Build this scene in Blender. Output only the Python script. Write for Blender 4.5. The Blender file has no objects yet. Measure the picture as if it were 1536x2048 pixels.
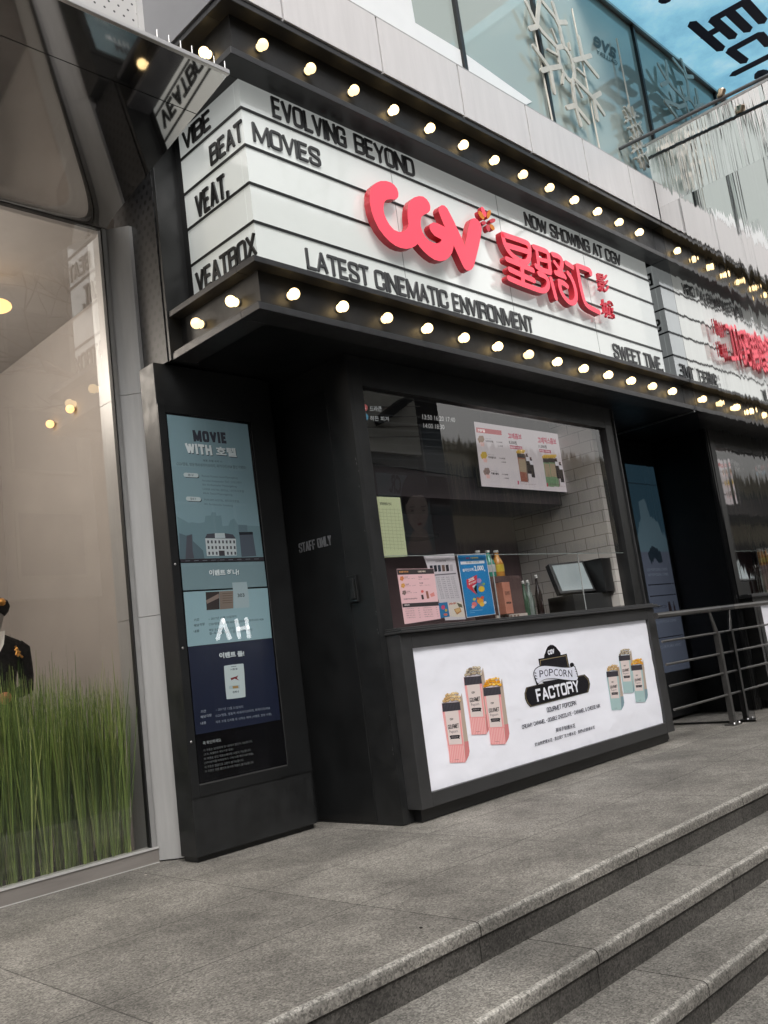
import bpy, bmesh, math, random
import numpy as np
from mathutils import Vector, Matrix
random.seed(7)
scene = bpy.context.scene
C = scene.collection
# ------------------------------------------------------------------ camera
CAM = Vector((-2.8841, -3.4886, 0.9241)); FPX = 1775.07
RX, ROLL, RZ = 1.7333, -0.1294, -0.8012
RM = Matrix.Rotation(RZ, 3, 'Z') @ Matrix.Rotation(RX, 3, 'X') @ Matrix.Rotation(ROLL, 3, 'Z')
cd = bpy.data.cameras.new('camera'); cam = bpy.data.objects.new('camera', cd); C.objects.link(cam)
cam.matrix_world = Matrix.Translation(CAM) @ RM.to_4x4()
cd.sensor_fit = 'VERTICAL'; cd.sensor_height = 36.0; cd.lens = 36.0 * FPX / 2048.0
cd.clip_start = 0.05; cd.clip_end = 600
scene.camera = cam
scene.render.resolution_x, scene.render.resolution_y = 768, 1024
# ------------------------------------------------------------------ sky, sun, exposure
SUN_EL, SUN_AZ = math.radians(48), math.radians(-28)      # azimuth from -Y (the street side) towards -X
w = bpy.data.worlds.new('World'); scene.world = w; w.use_nodes = True
nt = w.node_tree; bg = nt.nodes['Background']
sky = nt.nodes.new('ShaderNodeTexSky'); sky.sky_type = 'NISHITA'; sky.sun_disc = False
sky.sun_elevation = SUN_EL; sky.sun_rotation = math.radians(180 + 28); sky.air_density = 1.4; sky.dust_density = 6.0; sky.ozone_density = 1.0
hs = nt.nodes.new('ShaderNodeHueSaturation'); hs.inputs['Saturation'].default_value = 0.14
nt.links.new(sky.outputs[0], hs.inputs['Color']); nt.links.new(hs.outputs[0], bg.inputs['Color'])
bg.inputs['Strength'].default_value = 0.12
sl = bpy.data.lights.new('sun', 'SUN'); sl.energy = 0.8; sl.angle = math.radians(25); sl.color = (1.0, .97, .93)
so = bpy.data.objects.new('sun', sl); C.objects.link(so)
sd = Vector((math.sin(SUN_AZ) * math.cos(SUN_EL), -math.cos(SUN_AZ) * math.cos(SUN_EL), math.sin(SUN_EL)))
so.rotation_euler = (-sd).to_track_quat('-Z', 'Y').to_euler()
so.location = (0, 0, 30)
vs = scene.view_settings; vs.view_transform = 'Standard'; vs.look = 'None'; vs.exposure = 0.5; vs.gamma = 1.0; vs.use_curve_mapping = False
scene.cycles.max_bounces = 10; scene.cycles.transparent_max_bounces = 16; scene.cycles.sample_clamp_indirect = 6.0
scene.cycles.caustics_reflective = False; scene.cycles.caustics_refractive = False

# ------------------------------------------------------------------ helpers
def at(u, v, ax, val):
    """the point of the plane ax = val that the pixel (u, v) of the photograph shows"""
    d = RM @ Vector(((u - 768) / FPX, -(v - 1024) / FPX, -1.0))
    i = 'xyz'.index(ax); t = (val - CAM[i]) / d[i]
    return CAM + d * t
def lin(h):
    if not isinstance(h, str): return tuple(h)
    h = h.lstrip('#'); o = []
    for k in (0, 2, 4):
        c = int(h[k:k + 2], 16) / 255; o.append(c / 12.92 if c <= .04045 else ((c + .055) / 1.055) ** 2.4)
    return tuple(o)
MATS = {}
def mat(name, col, rough=.5, metal=0., var=.12, scale=6., bump=0., emit=0., spec=.5, stretch=(1, 1, 1), coat=0., bscale=None):
    if name in MATS: return MATS[name]
    m = bpy.data.materials.new(name); m.use_nodes = True; MATS[name] = m
    t = m.node_tree; b = t.nodes['Principled BSDF']; c = lin(col)
    b.inputs['Base Color'].default_value = (*c, 1); b.inputs['Roughness'].default_value = rough; b.inputs['Metallic'].default_value = metal
    b.inputs['Specular IOR Level'].default_value = spec; b.inputs['Coat Weight'].default_value = coat; b.inputs['Coat Roughness'].default_value = .04
    if emit: b.inputs['Emission Color'].default_value = (*c, 1); b.inputs['Emission Strength'].default_value = emit
    if var or bump:
        tc = t.nodes.new('ShaderNodeTexCoord'); mp = t.nodes.new('ShaderNodeMapping'); mp.inputs['Scale'].default_value = stretch
        t.links.new(tc.outputs['Object'], mp.inputs['Vector'])
        n = t.nodes.new('ShaderNodeTexNoise'); n.inputs['Scale'].default_value = scale; n.inputs['Detail'].default_value = 5; n.inputs['Roughness'].default_value = .65
        t.links.new(mp.outputs[0], n.inputs['Vector'])
        if var:
            r = t.nodes.new('ShaderNodeMapRange'); r.inputs[1].default_value = .3; r.inputs[2].default_value = .7
            r.inputs[3].default_value = 1 - var; r.inputs[4].default_value = 1 + var
            t.links.new(n.outputs[0], r.inputs[0])
            mx = t.nodes.new('ShaderNodeVectorMath'); mx.operation = 'SCALE'; mx.inputs[0].default_value = c
            t.links.new(r.outputs[0], mx.inputs['Scale']); t.links.new(mx.outputs[0], b.inputs['Base Color'])
            r2 = t.nodes.new('ShaderNodeMapRange'); r2.inputs[1].default_value = .3; r2.inputs[2].default_value = .7
            r2.inputs[3].default_value = max(.02, rough * (1 - var)); r2.inputs[4].default_value = rough * (1 + var)
            t.links.new(n.outputs[0], r2.inputs[0]); t.links.new(r2.outputs[0], b.inputs['Roughness'])
        if bump:
            bn = n
            if bscale:
                bn = t.nodes.new('ShaderNodeTexNoise'); bn.inputs['Scale'].default_value = bscale; bn.inputs['Detail'].default_value = 3
                t.links.new(mp.outputs[0], bn.inputs['Vector'])
            bp = t.nodes.new('ShaderNodeBump'); bp.inputs['Strength'].default_value = 1; bp.inputs['Distance'].default_value = bump
            t.links.new(bn.outputs[0], bp.inputs['Height']); t.links.new(bp.outputs[0], b.inputs['Normal'])
    return m
def ink(col, kind='paper', emit=0.):
    if kind == 'screen' and isinstance(col, str):
        c = lin(col); g = sum(c) / 3; col = tuple(round((k * .78 + g * .22) * .80, 4) for k in c)
    return mat('%s ink %s %.2f' % (kind, str(col), emit), col, .6 if kind == 'paper' else .25, var=0, emit=emit)
def glass(name, tint=(1, 1, 1), ior=1.5, extra=0.):
    if name in MATS: return MATS[name]
    m = bpy.data.materials.new(name); m.use_nodes = True; MATS[name] = m
    t = m.node_tree; N = t.nodes; N.remove(N['Principled BSDF']); out = N['Material Output']
    tr = N.new('ShaderNodeBsdfTransparent'); tr.inputs[0].default_value = (*tint, 1)
    gl = N.new('ShaderNodeBsdfGlossy'); gl.inputs['Roughness'].default_value = 0.004
    fr = N.new('ShaderNodeFresnel'); fr.inputs[0].default_value = ior
    ge = N.new('ShaderNodeNewGeometry'); iv = N.new('ShaderNodeMath'); iv.operation = 'SUBTRACT'; iv.inputs[0].default_value = 1
    t.links.new(ge.outputs['Backfacing'], iv.inputs[1])
    ad = N.new('ShaderNodeMath'); ad.operation = 'ADD'; ad.inputs[1].default_value = extra; t.links.new(fr.outputs[0], ad.inputs[0])
    mu = N.new('ShaderNodeMath'); mu.operation = 'MULTIPLY'; t.links.new(ad.outputs[0], mu.inputs[0]); t.links.new(iv.outputs[0], mu.inputs[1])
    mx = N.new('ShaderNodeMixShader'); t.links.new(mu.outputs[0], mx.inputs[0]); t.links.new(tr.outputs[0], mx.inputs[1]); t.links.new(gl.outputs[0], mx.inputs[2])
    t.links.new(mx.outputs[0], out.inputs[0]); return m

class MB:
    """collects faces (with their materials) and links them as one mesh object"""
    def __init__(s): s.v = []; s.f = []; s.mi = []; s.mats = []; s.cur = 0; s.sm = []
    def use(s, m):
        if m not in s.mats: s.mats.append(m)
        s.cur = s.mats.index(m); return s
    def add(s, vs, fs, smooth=False):
        o = len(s.v); s.v += [tuple(x) for x in vs]
        for f in fs: s.f.append([i + o for i in f]); s.mi.append(s.cur); s.sm.append(smooth)
        return s
    def box(s, x0, x1, y0, y1, z0, z1):
        v = [(x, y, z) for z in (z0, z1) for y in (y0, y1) for x in (x0, x1)]
        return s.add(v, [(0, 2, 3, 1), (4, 5, 7, 6), (0, 1, 5, 4), (2, 6, 7, 3), (0, 4, 6, 2), (1, 3, 7, 5)])
    def prism(s, pts, d):
        """pts: 3-D polygon (convex or not); d: extrusion vector"""
        n = len(pts); a = [Vector(p) for p in pts]; d = Vector(d)
        nor = Vector((0, 0, 0))
        for i in range(n): nor += a[i].cross(a[(i + 1) % n])
        if nor.dot(d) > 0: a.reverse()
        v = a + [p + d for p in a]
        fs = [list(range(n)), list(range(2 * n - 1, n - 1, -1))] + [(i, n + i, n + (i + 1) % n, (i + 1) % n) for i in range(n)]
        return s.add(v, fs)
    def tube(s, path, r, n=10, cap=True, smooth=True):
        P = [Vector(p) for p in path]; R = r if isinstance(r, (list, tuple)) else [r] * len(P)
        vs = []; prev = None
        for i, p in enumerate(P):
            t = (P[min(i + 1, len(P) - 1)] - P[max(i - 1, 0)]).normalized()
            a = Vector((0, 0, 1)) if abs(t.z) < .9 else Vector((1, 0, 0))
            if prev is not None: a = prev
            u = (a - t * a.dot(t)).normalized(); prev = u; w_ = t.cross(u)
            vs += [p + (u * math.cos(k * 2 * math.pi / n) + w_ * math.sin(k * 2 * math.pi / n)) * R[i] for k in range(n)]
        fs = [(i * n + k, i * n + (k + 1) % n, (i + 1) * n + (k + 1) % n, (i + 1) * n + k) for i in range(len(P) - 1) for k in range(n)]
        s.add(vs, fs, smooth)
        if cap: s.add(vs[:n], [list(range(n - 1, -1, -1))]); s.add(vs[-n:], [list(range(n))])
        return s
    def lathe(s, prof, o, ax=(0, 0, 1), n=16, smooth=True, sx=1., sy=1.):
        """prof: (radius, height) list turned round axis ax through o"""
        ax = Vector(ax).normalized(); u = Vector((1, 0, 0)) if abs(ax.x) < .9 else Vector((0, 1, 0))
        u = (u - ax * u.dot(ax)).normalized(); w_ = ax.cross(u); o = Vector(o)
        vs = [o + ax * h + u * (math.cos(k * 2 * math.pi / n) * r * sx) + w_ * (math.sin(k * 2 * math.pi / n) * r * sy) for r, h in prof for k in range(n)]
        fs = [(i * n + k, i * n + (k + 1) % n, (i + 1) * n + (k + 1) % n, (i + 1) * n + k) for i in range(len(prof) - 1) for k in range(n)]
        s.add(vs, fs, smooth)
        if prof[0][0] > 1e-4: s.add(vs[:n], [list(range(n - 1, -1, -1))])
        if prof[-1][0] > 1e-4: s.add(vs[-n:], [list(range(n))])
        return s
    def mesh(s, name, org=(0, 0, 0)):
        me = bpy.data.meshes.new(name); o = Vector(org)
        me.from_pydata([Vector(v) - o for v in s.v], [], s.f)
        for m in s.mats: me.materials.append(m)
        me.polygons.foreach_set('material_index', s.mi); me.polygons.foreach_set('use_smooth', s.sm)
        me.validate(); me.update(); return me
ORG = {}
def link(name, me, parent=None, bevel=0., loc=None):
    o = bpy.data.objects.new(name, me); C.objects.link(o)
    if parent: o.parent = parent
    if loc is not None: o.location = loc
    if bevel:
        b = o.modifiers.new('bevel', 'BEVEL'); b.width = bevel; b.segments = 2; b.limit_method = 'ANGLE'; b.angle_limit = math.radians(40)
    return o
def part(name, mb, parent, bevel=0.):
    o = link(name, mb.mesh(name, ORG[parent]), parent, bevel); ORG[o] = ORG[parent]; return o
def solo(name, mb, org, label, cat, group=None, bevel=0.):
    o = link(name, mb.mesh(name, org), None, bevel, Vector(org)); ORG[o] = Vector(org); tag(o, label, cat, group); return o
def thing(name, org, label, cat, group=None):
    o = bpy.data.objects.new(name, None); C.objects.link(o); o.location = org; o.empty_display_size = .1
    ORG[o] = Vector(org); tag(o, label, cat, group); return o
def tag(o, label, cat, group=None):
    o['label'] = label; o['category'] = cat
    if group: o['group'] = group
def structure(name, mb, bevel=0.):
    o = link(name, mb.mesh(name), None, bevel); o['kind'] = 'structure'; ORG[o] = Vector((0, 0, 0)); return o
def copy_tree(o, parent=None, loc=None):
    c = o.copy(); C.objects.link(c)
    if parent: c.parent = parent
    if loc is not None: c.location = loc
    for ch in [k for k in bpy.data.objects if k.parent == o]: copy_tree(ch, c)
    return c
TEXTS = {}
def text_mesh(s, bold=0., extrude=0., res=3):
    key = (s, bold, extrude)
    if key in TEXTS: return TEXTS[key]
    cu = bpy.data.curves.new('t', 'FONT'); cu.body = s; cu.offset = bold; cu.extrude = extrude; cu.resolution_u = res
    o = bpy.data.objects.new('t', cu); C.objects.link(o)
    dg = bpy.context.evaluated_depsgraph_get(); dg.update()
    me = bpy.data.meshes.new_from_object(o.evaluated_get(dg))
    V = [tuple(v.co) for v in me.vertices]; F = [list(p.vertices) for p in me.polygons]
    bpy.data.objects.remove(o); bpy.data.curves.remove(cu); bpy.data.meshes.remove(me)
    if not V: V = [(0, 0, 0), (1, 0, 0), (1, 1, 0)]; F = [[0, 1, 2]]
    xs = [v[0] for v in V]; ys = [v[1] for v in V]
    TEXTS[key] = (V, F, (min(xs), max(xs), min(ys), max(ys))); return TEXTS[key]
def put_text(mb, s, BL, BR, TL, n, bold=.02, depth=0., lift=0.):
    """lays the text over the parallelogram BL, BR, TL (3-D), extruded by depth along n"""
    V, F, (x0, x1, y0, y1) = text_mesh(s, bold, .5 if depth else 0.)
    BL, BR, TL, n = Vector(BL), Vector(BR), Vector(TL), Vector(n); U = BR - BL; W = TL - BL
    vs = [BL + U * ((x - x0) / (x1 - x0)) + W * ((y - y0) / (y1 - y0)) + n * (lift + (z + .5) * depth if depth else lift) for x, y, z in V]
    fs = F
    if U.cross(W).dot(n) < 0: fs = [f[::-1] for f in F]
    mb.add(vs, fs)
def chaikin(P, k=2, closed=False):
    P = [Vector(p) for p in P]
    for _ in range(k):
        Q = [] if closed else [P[0]]
        for i in range(len(P) if closed else len(P) - 1):
            a, b = P[i], P[(i + 1) % len(P)]; Q += [a * .75 + b * .25, a * .25 + b * .75]
        if not closed: Q.append(P[-1])
        P = Q
    return P
def stroke(path, r, n, smooth=2, caps=5):
    """outline polygon of a thick round-ended line lying in the plane with normal n"""
    P = chaikin(path, smooth) if len(path) > 2 and smooth else [Vector(p) for p in path]
    n = Vector(n); L, R_ = [], []; m = len(P)
    for i, p in enumerate(P):
        t = (P[min(i + 1, m - 1)] - P[max(i - 1, 0)]).normalized(); s = n.cross(t)
        L.append(p + s * r); R_.append(p - s * r)
    t0 = (P[1] - P[0]).normalized(); t1 = (P[-1] - P[-2]).normalized(); s0 = n.cross(t0); s1 = n.cross(t1)
    c1 = [P[-1] + (s1 * math.cos(a) + t1 * math.sin(a)) * r for a in [math.pi * k / (caps + 1) for k in range(1, caps + 1)]]
    c0 = [P[0] + (-s0 * math.cos(a) - t0 * math.sin(a)) * r for a in [math.pi * k / (caps + 1) for k in range(1, caps + 1)]]
    return L + R_[::-1] if not caps else L + c1 + R_[::-1] + c0
def slab_poly(mb, pts, n, lift, depth):
    """a flat-faced solid from an outline (concave allowed)"""
    n = Vector(n); mb.prism([Vector(p) + n * lift for p in pts], n * depth)


# condensed block capitals, drawn as strokes in a unit cell: (curved?, points)
GL = {
 'A': (1, [(0, [(0, 0), (.5, 1)]), (0, [(.5, 1), (1, 0)]), (0, [(.2, .30), (.8, .30)])]),
 'B': (1, [(0, [(0, 0), (0, 1)]), (1, [(0, 1), (.75, 1), (1, .95), (1, .60), (.75, .535), (0, .535)]), (1, [(0, .53), (.75, .53), (1, .47), (1, .06), (.75, 0), (0, 0)])]),
 'C': (1, [(1, [(1, .66), (1, .95), (.85, 1), (.15, 1), (0, .93), (0, .07), (.15, 0), (.85, 0), (1, .05), (1, .36)])]),
 'D': (1, [(0, [(0, 0), (0, 1)]), (1, [(0, 1), (.75, 1), (1, .93), (1, .07), (.75, 0), (0, 0)])]),
 'E': (.85, [(0, [(0, 0), (0, 1)]), (0, [(0, 1), (1, 1)]), (0, [(0, .52), (.85, .52)]), (0, [(0, 0), (1, 0)])]),
 'F': (.82, [(0, [(0, 0), (0, 1)]), (0, [(0, 1), (1, 1)]), (0, [(0, .50), (.85, .50)])]),
 'G': (1, [(1, [(1, .68), (1, .95), (.85, 1), (.15, 1), (0, .93), (0, .07), (.15, 0), (.85, 0), (1, .07), (1, .25)]), (0, [(1, .0), (1, .46)]), (0, [(1, .46), (.6, .46)])]),
 'H': (1, [(0, [(0, 0), (0, 1)]), (0, [(1, 0), (1, 1)]), (0, [(0, .52), (1, .52)])]),
 'I': (.02, [(0, [(.5, 0), (.5, 1)])]),
 'L': (.78, [(0, [(0, 0), (0, 1)]), (0, [(0, 0), (1, 0)])]),
 'M': (1.38, [(0, [(0, 0), (0, 1)]), (0, [(.03, 1), (.5, .05)]), (0, [(.5, .05), (.97, 1)]), (0, [(1, 0), (1, 1)])]),
 'N': (1.02, [(0, [(0, 0), (0, 1)]), (0, [(.02, 1), (.98, 0)]), (0, [(1, 0), (1, 1)])]),
 'O': (1, [(2, [(.15, 1), (.85, 1), (1, .93), (1, .07), (.85, 0), (.15, 0), (0, .07), (0, .93)])]),
 'P': (1, [(0, [(0, 0), (0, 1)]), (1, [(0, 1), (.75, 1), (1, .94), (1, .52), (.75, .46), (0, .46)])]),
 'R': (1, [(0, [(0, 0), (0, 1)]), (1, [(0, 1), (.75, 1), (1, .95), (1, .55), (.75, .50), (0, .50)]), (1, [(.55, .50), (.9, .46), (.95, .3), (1, 0)])]),
 'S': (1, [(1, [(1, .70), (1, .95), (.85, 1), (.15, 1), (0, .95), (0, .68), (.12, .58), (.88, .42), (1, .32), (1, .05), (.85, 0), (.15, 0), (0, .05), (0, .30)])]),
 'T': (.92, [(0, [(.5, 0), (.5, 1)]), (0, [(0, 1), (1, 1)])]),
 'U': (1, [(1, [(0, 1), (0, .5), (0, .06), (.15, 0), (.85, 0), (1, .06), (1, .5), (1, 1)])]),
 'V': (1, [(0, [(0, 1), (.5, 0)]), (0, [(.5, 0), (1, 1)])]),
 'W': (1.6, [(0, [(0, 1), (.26, 0)]), (0, [(.26, 0), (.5, .95)]), (0, [(.5, .95), (.74, 0)]), (0, [(.74, 0), (1, 1)])]),
 'X': (1, [(0, [(0, 1), (1, 0)]), (0, [(0, 0), (1, 1)])]),
 'Y': (1, [(0, [(0, 1), (.5, .45)]), (0, [(1, 1), (.5, .45)]), (0, [(.5, .5), (.5, 0)])]),
 ',': (.02, [(0, [(.6, .05), (.2, -.20)])]), '.': (.02, [(0, [(.5, 0), (.5, .04)])]), ' ': (.32, []), '-': (.4, [(0, [(0, .5), (1, .5)])]),
 '&': (1.1, [(1, [(1, 0), (.2, .72), (.25, 1), (.7, 1), (.7, .75), (.05, .38), (.05, .0), (.6, 0), (1, .4)])]),
}
def block_text(s, BL, BR, TL, n, weight=.066, aspect=None):
    """outline polygons of condensed capitals laid over the box BL, BR, TL"""
    BL, BR, TL, n = Vector(BL), Vector(BR), Vector(TL), Vector(n); U, W_ = BR - BL, TL - BL; wu, h = U.length, W_.length; U = U / wu; W_ = W_ / h
    r = weight * h; gap = .72 * r
    tot = sum(GL[c][0] for c in s); k = (wu - len(s) * 2 * r - (len(s) - 1) * gap) / tot; x = r; out = []
    for c in s:
        w_, sts = GL[c]; cw = w_ * k
        for kind, pts in sts:
            P = [Vector((x + px_ * cw, r + py_ * (h - 2 * r), 0)) for px_, py_ in pts]
            if kind == 0:
                d = (P[1] - P[0]).normalized(); e = r if min(abs(d.x), abs(d.y)) < .02 else r * .62
                if c == 'A' and abs(d.y) < .02 or c in 'HEFBPR' and abs(d.y) < .02: e = 0 if c in 'A' else r * .2
                P = [P[0] - d * e, P[1] + d * e]
            elif kind == 1: P = chaikin(P, 2)
            else:
                P = chaikin(P, 2, True); h_ = len(P) // 2
                for half in (P[:h_ + 1], P[h_:] + P[:1]): out.append(stroke([BL + U * p.x + W_ * p.y for p in half], r, n, 0, 0))
                continue
            out.append(stroke([BL + U * p.x + W_ * p.y for p in P], r, n, 0, 0))
        x += cw + 2 * r + gap
    return out
def block_solid(mb, s, BL, BR, TL, n, depth, weight=.066):
    for k, P in enumerate(block_text(s, BL, BR, TL, n, weight)): slab_poly(mb, P, n, 0, depth + (k % 7) * .00025)

class Print:
    """flat printed matter on a plane: everything is stacked in thin layers on one sheet and linked as one mesh"""
    def __init__(s, fn, n, kind='paper', emit=0., pitch=.0004, base=.0006):
        s.fn = fn; s.n = Vector(n); s.mb = MB(); s.items = []; s.kind = kind; s.emit = emit; s.pitch = pitch; s.base = base
    def p(s, q): return s.fn(*q)
    def lift(s, pts):
        i = [k for k in range(3) if abs(s.n[k]) < .5]
        b = [min(p[i[0]] for p in pts), max(p[i[0]] for p in pts), min(p[i[1]] for p in pts), max(p[i[1]] for p in pts)]
        l = 0
        for c, k in s.items:
            if b[0] < c[1] and b[1] > c[0] and b[2] < c[3] and b[3] > c[2]: l = max(l, k + 1)
        s.items.append((b, l)); return s.base + l * s.pitch
    def poly(s, q, col, smooth=0, emit=None):
        pts = [s.p(a) for a in q]
        if smooth: pts = chaikin(pts, smooth, True)
        return s.raw(pts, col, emit)
    def raw(s, pts, col, emit=None):
        l = s.lift(pts); pts = [p + s.n * l for p in pts]
        nor = Vector((0, 0, 0))
        for i in range(len(pts)): nor += (pts[i] - pts[0]).cross(pts[(i + 1) % len(pts)] - pts[0])
        if nor.dot(s.n) < 0: pts.reverse()
        s.mb.use(ink(col, s.kind, s.emit if emit is None else emit)).add(pts, [list(range(len(pts)))]); return s
    def line(s, q, r, col, smooth=0): return s.raw(stroke([s.p(a) for a in q], r, s.n, smooth, 2), col)
    def disc(s, q, rx, ry, col, k=9):
        return s.poly([(q[0] + rx * math.cos(2 * math.pi * i / k), q[1] + ry * math.sin(2 * math.pi * i / k)) for i in range(k)], col)
    def rect(s, a, b, c, d, col): return s.poly([a, b, c, d], col)
    def block(s, t, BL, BR, TL, col, weight=.09):
        for P_ in block_text(t, s.p(BL), s.p(BR), s.p(TL), s.n, weight): s.raw(P_, col)
        return s
    def text(s, t, BL, BR, TL, col, bold=.0, emit=None):
        BL, BR, TL = s.p(BL), s.p(BR), s.p(TL); l = s.lift([BL, BR, TL, BR + TL - BL])
        s.mb.use(ink(col, s.kind, s.emit if emit is None else emit)); put_text(s.mb, t, BL, BR, TL, s.n, bold, 0, l); return s
# ------------------------------------------------------------------ materials
M = 4.70                      # the mirror wall's plane x = M
W = 4.59                      # right end of the marquee's lettered face
BLACK = mat('black paint', (.014, .0145, .015), .42, var=.25, scale=9)
BLACK2 = mat('black satin panel', (.0105, .011, .0115), .35, var=.2, scale=5)
DARK = mat('dark grey trim', (.036, .036, .038), .4, var=.2, scale=14)
CHAN = mat('channel black', (.013, .0125, .0125), .5, var=.3, scale=10)
FRAME = mat('charcoal frame', (.036, .036, .037), .42, var=.15, scale=10)
STEEL = mat('brushed steel', (.45, .44, .43), .35, 1., var=.15, scale=30, stretch=(1, 1, .05))
ACRYL = mat('white acrylic', (.70, .73, .705), .06, var=.03, scale=3, emit=.22, coat=1)
GREYL = mat('grey letter', (.060, .061, .064), .45, var=.12, scale=20)
RED = mat('red acrylic', (.80, .075, .115), .35, var=0, emit=.42)
REDS = mat('red return', (.55, .022, .038), .4, var=.05, scale=6)
WHITEP = mat('white metal panel', (.76, .735, .735), .38, var=.05, scale=2.5, stretch=(6, 6, .6))

ACRYL.node_tree.nodes['Principled BSDF'].inputs['Coat IOR'].default_value = 1.75
def granite(name, col, joints=None, dark=.0):
    m = bpy.data.materials.new(name); m.use_nodes = True; t = m.node_tree; N = t.nodes; L = t.links; b = N['Principled BSDF']
    b.inputs['Roughness'].default_value = .75; b.inputs['Specular IOR Level'].default_value = .35
    tc = N.new('ShaderNodeTexCoord')
    def noise(sc, det=4, rough=.6, st=None):
        n = N.new('ShaderNodeTexNoise'); n.inputs['Scale'].default_value = sc; n.inputs['Detail'].default_value = det; n.inputs['Roughness'].default_value = rough
        if st:
            mp = N.new('ShaderNodeMapping'); mp.inputs['Scale'].default_value = st; L.new(tc.outputs['Object'], mp.inputs[0]); L.new(mp.outputs[0], n.inputs['Vector'])
        else: L.new(tc.outputs['Object'], n.inputs['Vector'])
        return n.outputs[0]
    def rng(v, a, b_, c, d):
        r = N.new('ShaderNodeMapRange'); r.inputs[1].default_value = a; r.inputs[2].default_value = b_; r.inputs[3].default_value = c; r.inputs[4].default_value = d
        L.new(v, r.inputs[0]); return r.outputs[0]
    def mul(a, b_):
        k = N.new('ShaderNodeMath'); k.operation = 'MULTIPLY'; L.new(a, k.inputs[0]); L.new(b_, k.inputs[1]); return k.outputs[0]
    vo = N.new('ShaderNodeTexVoronoi'); vo.inputs['Scale'].default_value = 170; L.new(tc.outputs['Object'], vo.inputs['Vector'])
    sp = N.new('ShaderNodeSeparateColor'); L.new(vo.outputs['Color'], sp.inputs[0])
    grain = rng(sp.outputs[0], 0, 1, .52, 1.44)
    f = mul(grain, rng(noise(75, 3), .3, .7, .80, 1.20))
    f = mul(f, rng(noise(1.6, 5, .62), .36, .66, .64, 1.20))
    f = mul(f, rng(noise(9, 6, .7), .3, .62, .80, 1.10))
    f = mul(f, rng(noise(34, 3, .6), .62, .70, 1, .80))                 # small dark spots of old gum and dirt
    if joints:
        sx, sy, ox, oy = joints
        s3 = N.new('ShaderNodeSeparateXYZ'); L.new(tc.outputs['Object'], s3.inputs[0])
        def fr(out, size, off, row=None):
            a = N.new('ShaderNodeMath'); a.operation = 'SUBTRACT'; L.new(out, a.inputs[0]); a.inputs[1].default_value = off
            d = N.new('ShaderNodeMath'); d.operation = 'DIVIDE'; L.new(a.outputs[0], d.inputs[0]); d.inputs[1].default_value = size
            if row is not None:
                e = N.new('ShaderNodeMath'); e.operation = 'MULTIPLY_ADD'; L.new(row, e.inputs[0]); e.inputs[1].default_value = 0; L.new(d.outputs[0], e.inputs[2]); d = e
            g = N.new('ShaderNodeMath'); g.operation = 'FRACT'; L.new(d.outputs[0], g.inputs[0])
            fl = N.new('ShaderNodeMath'); fl.operation = 'FLOOR'; L.new(d.outputs[0], fl.inputs[0])
            h = N.new('ShaderNodeMath'); h.operation = 'SUBTRACT'; L.new(g.outputs[0], h.inputs[0]); h.inputs[1].default_value = .5
            k = N.new('ShaderNodeMath'); k.operation = 'ABSOLUTE'; L.new(h.outputs[0], k.inputs[0])
            q = N.new('ShaderNodeMath'); q.operation = 'GREATER_THAN'; L.new(k.outputs[0], q.inputs[0]); q.inputs[1].default_value = .5 - .0032 / size
            return q.outputs[0], fl.outputs[0]
        jy, row = fr(s3.outputs[1], sy, oy); jx, col_ = fr(s3.outputs[0], sx, ox, row)
        mx = N.new('ShaderNodeMath'); mx.operation = 'MAXIMUM'; L.new(jx, mx.inputs[0]); L.new(jy, mx.inputs[1])
        f = mul(f, rng(mx.outputs[0], 0, 1, 1, .42))
        cmb = N.new('ShaderNodeCombineXYZ'); L.new(row, cmb.inputs[0]); L.new(col_, cmb.inputs[1])
        wn = N.new('ShaderNodeTexWhiteNoise'); L.new(cmb.outputs[0], wn.inputs[0]); f = mul(f, rng(wn.outputs[0], 0, 1, .84, 1.10))
    vm = N.new('ShaderNodeVectorMath'); vm.operation = 'SCALE'; vm.inputs[0].default_value = lin(col); L.new(f, vm.inputs['Scale']); L.new(vm.outputs[0], b.inputs['Base Color'])
    bp = N.new('ShaderNodeBump'); bp.inputs['Distance'].default_value = .0015; bp.inputs['Strength'].default_value = .6; L.new(noise(160, 3), bp.inputs['Height']); L.new(bp.outputs[0], b.inputs['Normal'])
    return m
GR_TOP = granite('flamed granite', (.236, .22, .196), (1.07, .61, -.466, -1.345))
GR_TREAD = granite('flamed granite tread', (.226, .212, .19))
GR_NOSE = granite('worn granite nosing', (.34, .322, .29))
GR_RISE = granite('grimy granite riser', (.085, .079, .072))

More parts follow.
